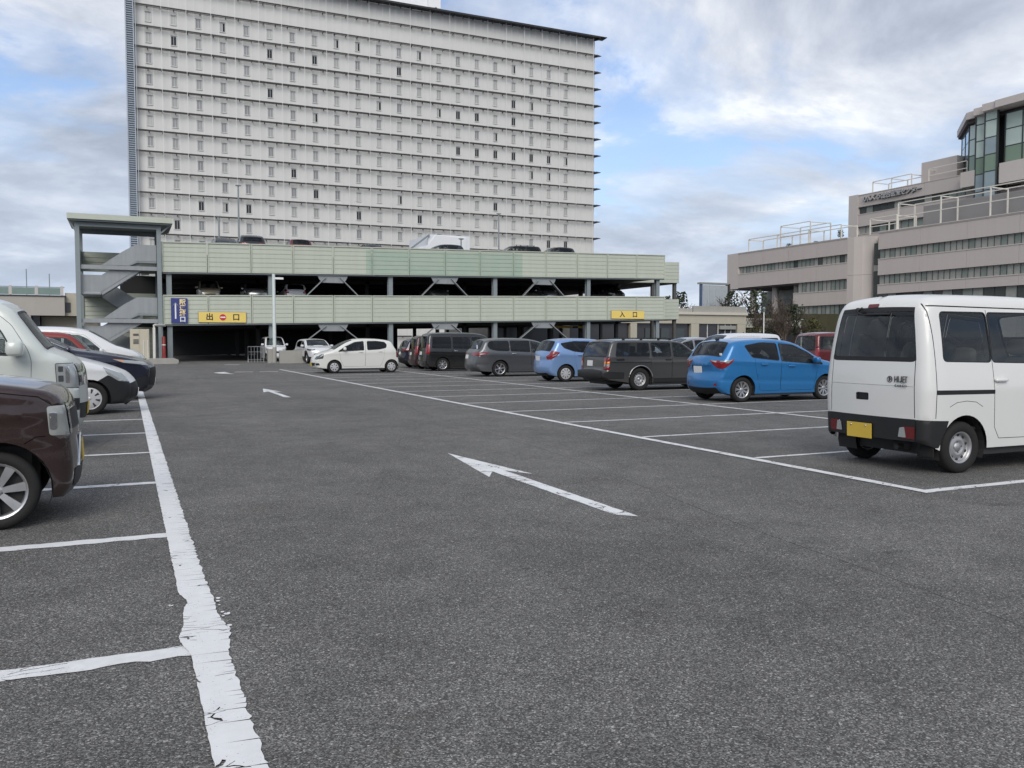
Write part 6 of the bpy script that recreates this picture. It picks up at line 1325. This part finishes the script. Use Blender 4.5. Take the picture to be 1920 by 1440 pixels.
# white lamp post by the hospital trees
l2 = empty('garden_lamp', (70.8, 82.0, 0)); tag(l2, 'white garden lamp post in front of the bare hospital trees', 'lamp post')
MB().tube([(0, 0, 0), (0, 0, 5.0)], .065, 8).build('pole', M_WHT, l2); MB().lathe([(.06, 5.0), (.15, 5.1), (.17, 5.4), (.22, 5.45), (.10, 5.6), (.001, 5.65)], 12, 0, 'z').build('lamp_head', M_STEEL, l2)
# ---- trees
M_BARK = mat('bark', (.075, .06, .048), .9, var=.2, vscale=4); M_TWIG = mat('twig', (.10, .075, .06), .9)
def leafmat(name, c, c2):
    m = mat(name, c, .75); t = m.node_tree; b = t.nodes['Principled BSDF']; o = t.nodes.new('ShaderNodeNewGeometry'); r = ramp(t, o.outputs['Random Per Island'], [(0, c), (1, c2)]); t.links.new(r, b.inputs['Base Color']); return m
L_PINE = leafmat('pine_leaf', (.022, .036, .018), (.055, .075, .03)); L_OLIVE = leafmat('olive_leaf', (.05, .055, .02), (.11, .105, .035)); L_BARE = leafmat('bare_twig_leaf', (.07, .045, .04), (.14, .10, .08))
def limbs(b, base, h, n, spread, rnd, depth=2, r0=.14):
    tips = []
    def grow(p, d, L, r, k):
        q = p + d * L; mid = p.lerp(q, .5) + Vector((rnd.uniform(-1, 1), rnd.uniform(-1, 1), 0)) * L * .06
        b.tube([p, mid, q], [r, r * .8, r * .6], 5, 0, True, False); tips.append((q, k))
        if k > 0:
            for _ in range(n):
                a = rnd.uniform(0, 6.28); e = Vector((math.cos(a) * spread, math.sin(a) * spread, rnd.uniform(.35, 1))).normalized(); grow(q if rnd.random() < .6 else mid, (d * .55 + e * .7).normalized(), L * rnd.uniform(.5, .75), r * .55, k - 1)
    grow(Vector(base), Vector((rnd.uniform(-.06, .06), rnd.uniform(-.06, .06), 1)).normalized(), h, r0, depth); return tips
def tree(name, label, X, Y, h, w_, kind, seed, z0=0, group=None, nleaf=1500):
    rnd = random.Random(seed); e = empty(name, (X, Y, z0)); tag(e, label, 'tree', group); b = MB()
    tips = limbs(b, (0, 0, 0), h * (.42 if kind != 'bare' else .34), 4 if kind != 'bare' else 5, 1.0, rnd, 3 if kind != 'bare' else 4, h * .022); b.build('trunk', M_BARK if kind != 'bare' else M_TWIG, e, fix=False)
    f = MB(); cl_ = [t for t, k in tips if k <= 1]
    if kind == 'bare': nleaf = nleaf // 2
    for i in range(nleaf):
        if kind == 'bare':
            c = rnd.choice(cl_) + Vector((rnd.gauss(0, .35), rnd.gauss(0, .35), rnd.gauss(.1, .35))); d = Vector((rnd.gauss(0, .6), rnd.gauss(0, .6), rnd.uniform(.2, 1))).normalized() * rnd.uniform(.4, 1.1); u = Vector((-d.y, d.x, .01)).normalized() * .035
            f.add([c, c + u, c + d], [(0, 1, 2)]); continue
        k = rnd.random(); zc_ = h * (.34 + .62 * k); lay = 1 - .75 * abs(k - .3) ** 1.2 if kind == 'pine' else math.sqrt(max(.05, 1 - (2 * k - .9) ** 2))
        a = rnd.uniform(0, 6.28); lump = .75 + .35 * math.sin(3 * a + seed + 5 * k) * math.cos(7 * k + a); rr = w_ / 2 * lay * lump * math.sqrt(rnd.random())
        if math.sin(9 * k + 2 * a + seed) * math.cos(4 * a - 6 * k) > .45: continue
        c = Vector((rr * math.cos(a), rr * math.sin(a), zc_)); s = rnd.uniform(.10, .24) * (h / 6) ** .5
        u = Vector((rnd.gauss(0, 1), rnd.gauss(0, 1), rnd.gauss(0, .6))).normalized() * s; v = u.cross(Vector((rnd.gauss(0, 1), rnd.gauss(0, 1), rnd.gauss(0, 1)))).normalized() * s * .55
        f.add([c - u, c + v, c + u, c - v], [(0, 1, 2, 3)])
    f.build('crown', {'pine': L_PINE, 'olive': L_OLIVE, 'bare': L_TW}[kind], e, fix=False); return e
L_TW = M_TWIG
TG = 'trees beyond the lot'
for a in (('pine_tree', 'dark pine right behind the green garage end', 69.9, 98.0, 8.6, 4.2, 'pine', 1), ('pine_tree', 'round dark pine above the middle of the cream building roof', 77.9, 112.5, 8.9, 5.0, 'olive', 2), ('bare_tree', 'bare tree between the two pines above the cream building', 75.0, 112.0, 9.2, 7.0, 'bare', 3),
          ('pine_tree', 'narrow dark pine between the glass shaft and the broad pine', 83.5, 104.0, 9.4, 3.6, 'pine', 5), ('pine_tree', 'broad dark pine under the hospital overhang', 86.9, 102.5, 9.6, 6.6, 'pine', 4), ('bare_tree', 'thin bare tree before the glass shaft', 80.0, 104.0, 8.0, 5.0, 'bare', 12),
          ('bare_tree', 'largest bare tree, in front of the hospital overhang', 85.7, 96.0, 9.6, 8.0, 'bare', 6), ('bare_tree', 'smaller bare tree left of the largest one, by the lattice canopy', 82.9, 97.0, 7.2, 6.0, 'bare', 7), ('bare_tree', 'bare tree right of the dark conifer, nearest the white van', 87.2, 92.0, 6.0, 5.0, 'bare', 8),
          ('evergreen_shrub', 'green conical shrub just left of the white van roof', 86.4, 90.0, 4.9, 3.6, 'olive', 9), ('evergreen_shrub', 'yellowish shrub below the lattice canopy', 78.2, 92.0, 3.6, 4.2, 'olive', 10), ('pine_tree', 'tall dark conifer in front of the hospital, right of the garden lamp', 87.6, 95.0, 7.0, 4.0, 'pine', 11), ('evergreen_shrub', 'low dark shrub between the yellowish shrub and the conifer', 82.2, 93.0, 4.4, 4.5, 'pine', 13), ('bare_tree', 'bare tree just in front of the largest bare tree', 81.6, 90.0, 7.2, 6.0, 'bare', 14)):
    tree(a[0], a[1], a[2], a[3], a[4], a[5], a[6], a[7], 0, TG, 1300 if a[6] == 'bare' else 800)
for k, (y, zz_, lab) in enumerate(((118.0, 17.8, 'small potted shrub on the hospital roof edge, left one'), (106.0, 17.9, 'small roof shrub near the corner of the hospital left wing'), (111.5, 17.7, 'low dark roof shrub between the other two hospital roof shrubs'))):
    tree('roof_shrub', lab, HX + 2.2, y, (1.0, 1.9, .8)[k], 1.5, 'pine', 30 + k, zz_, None, 350)
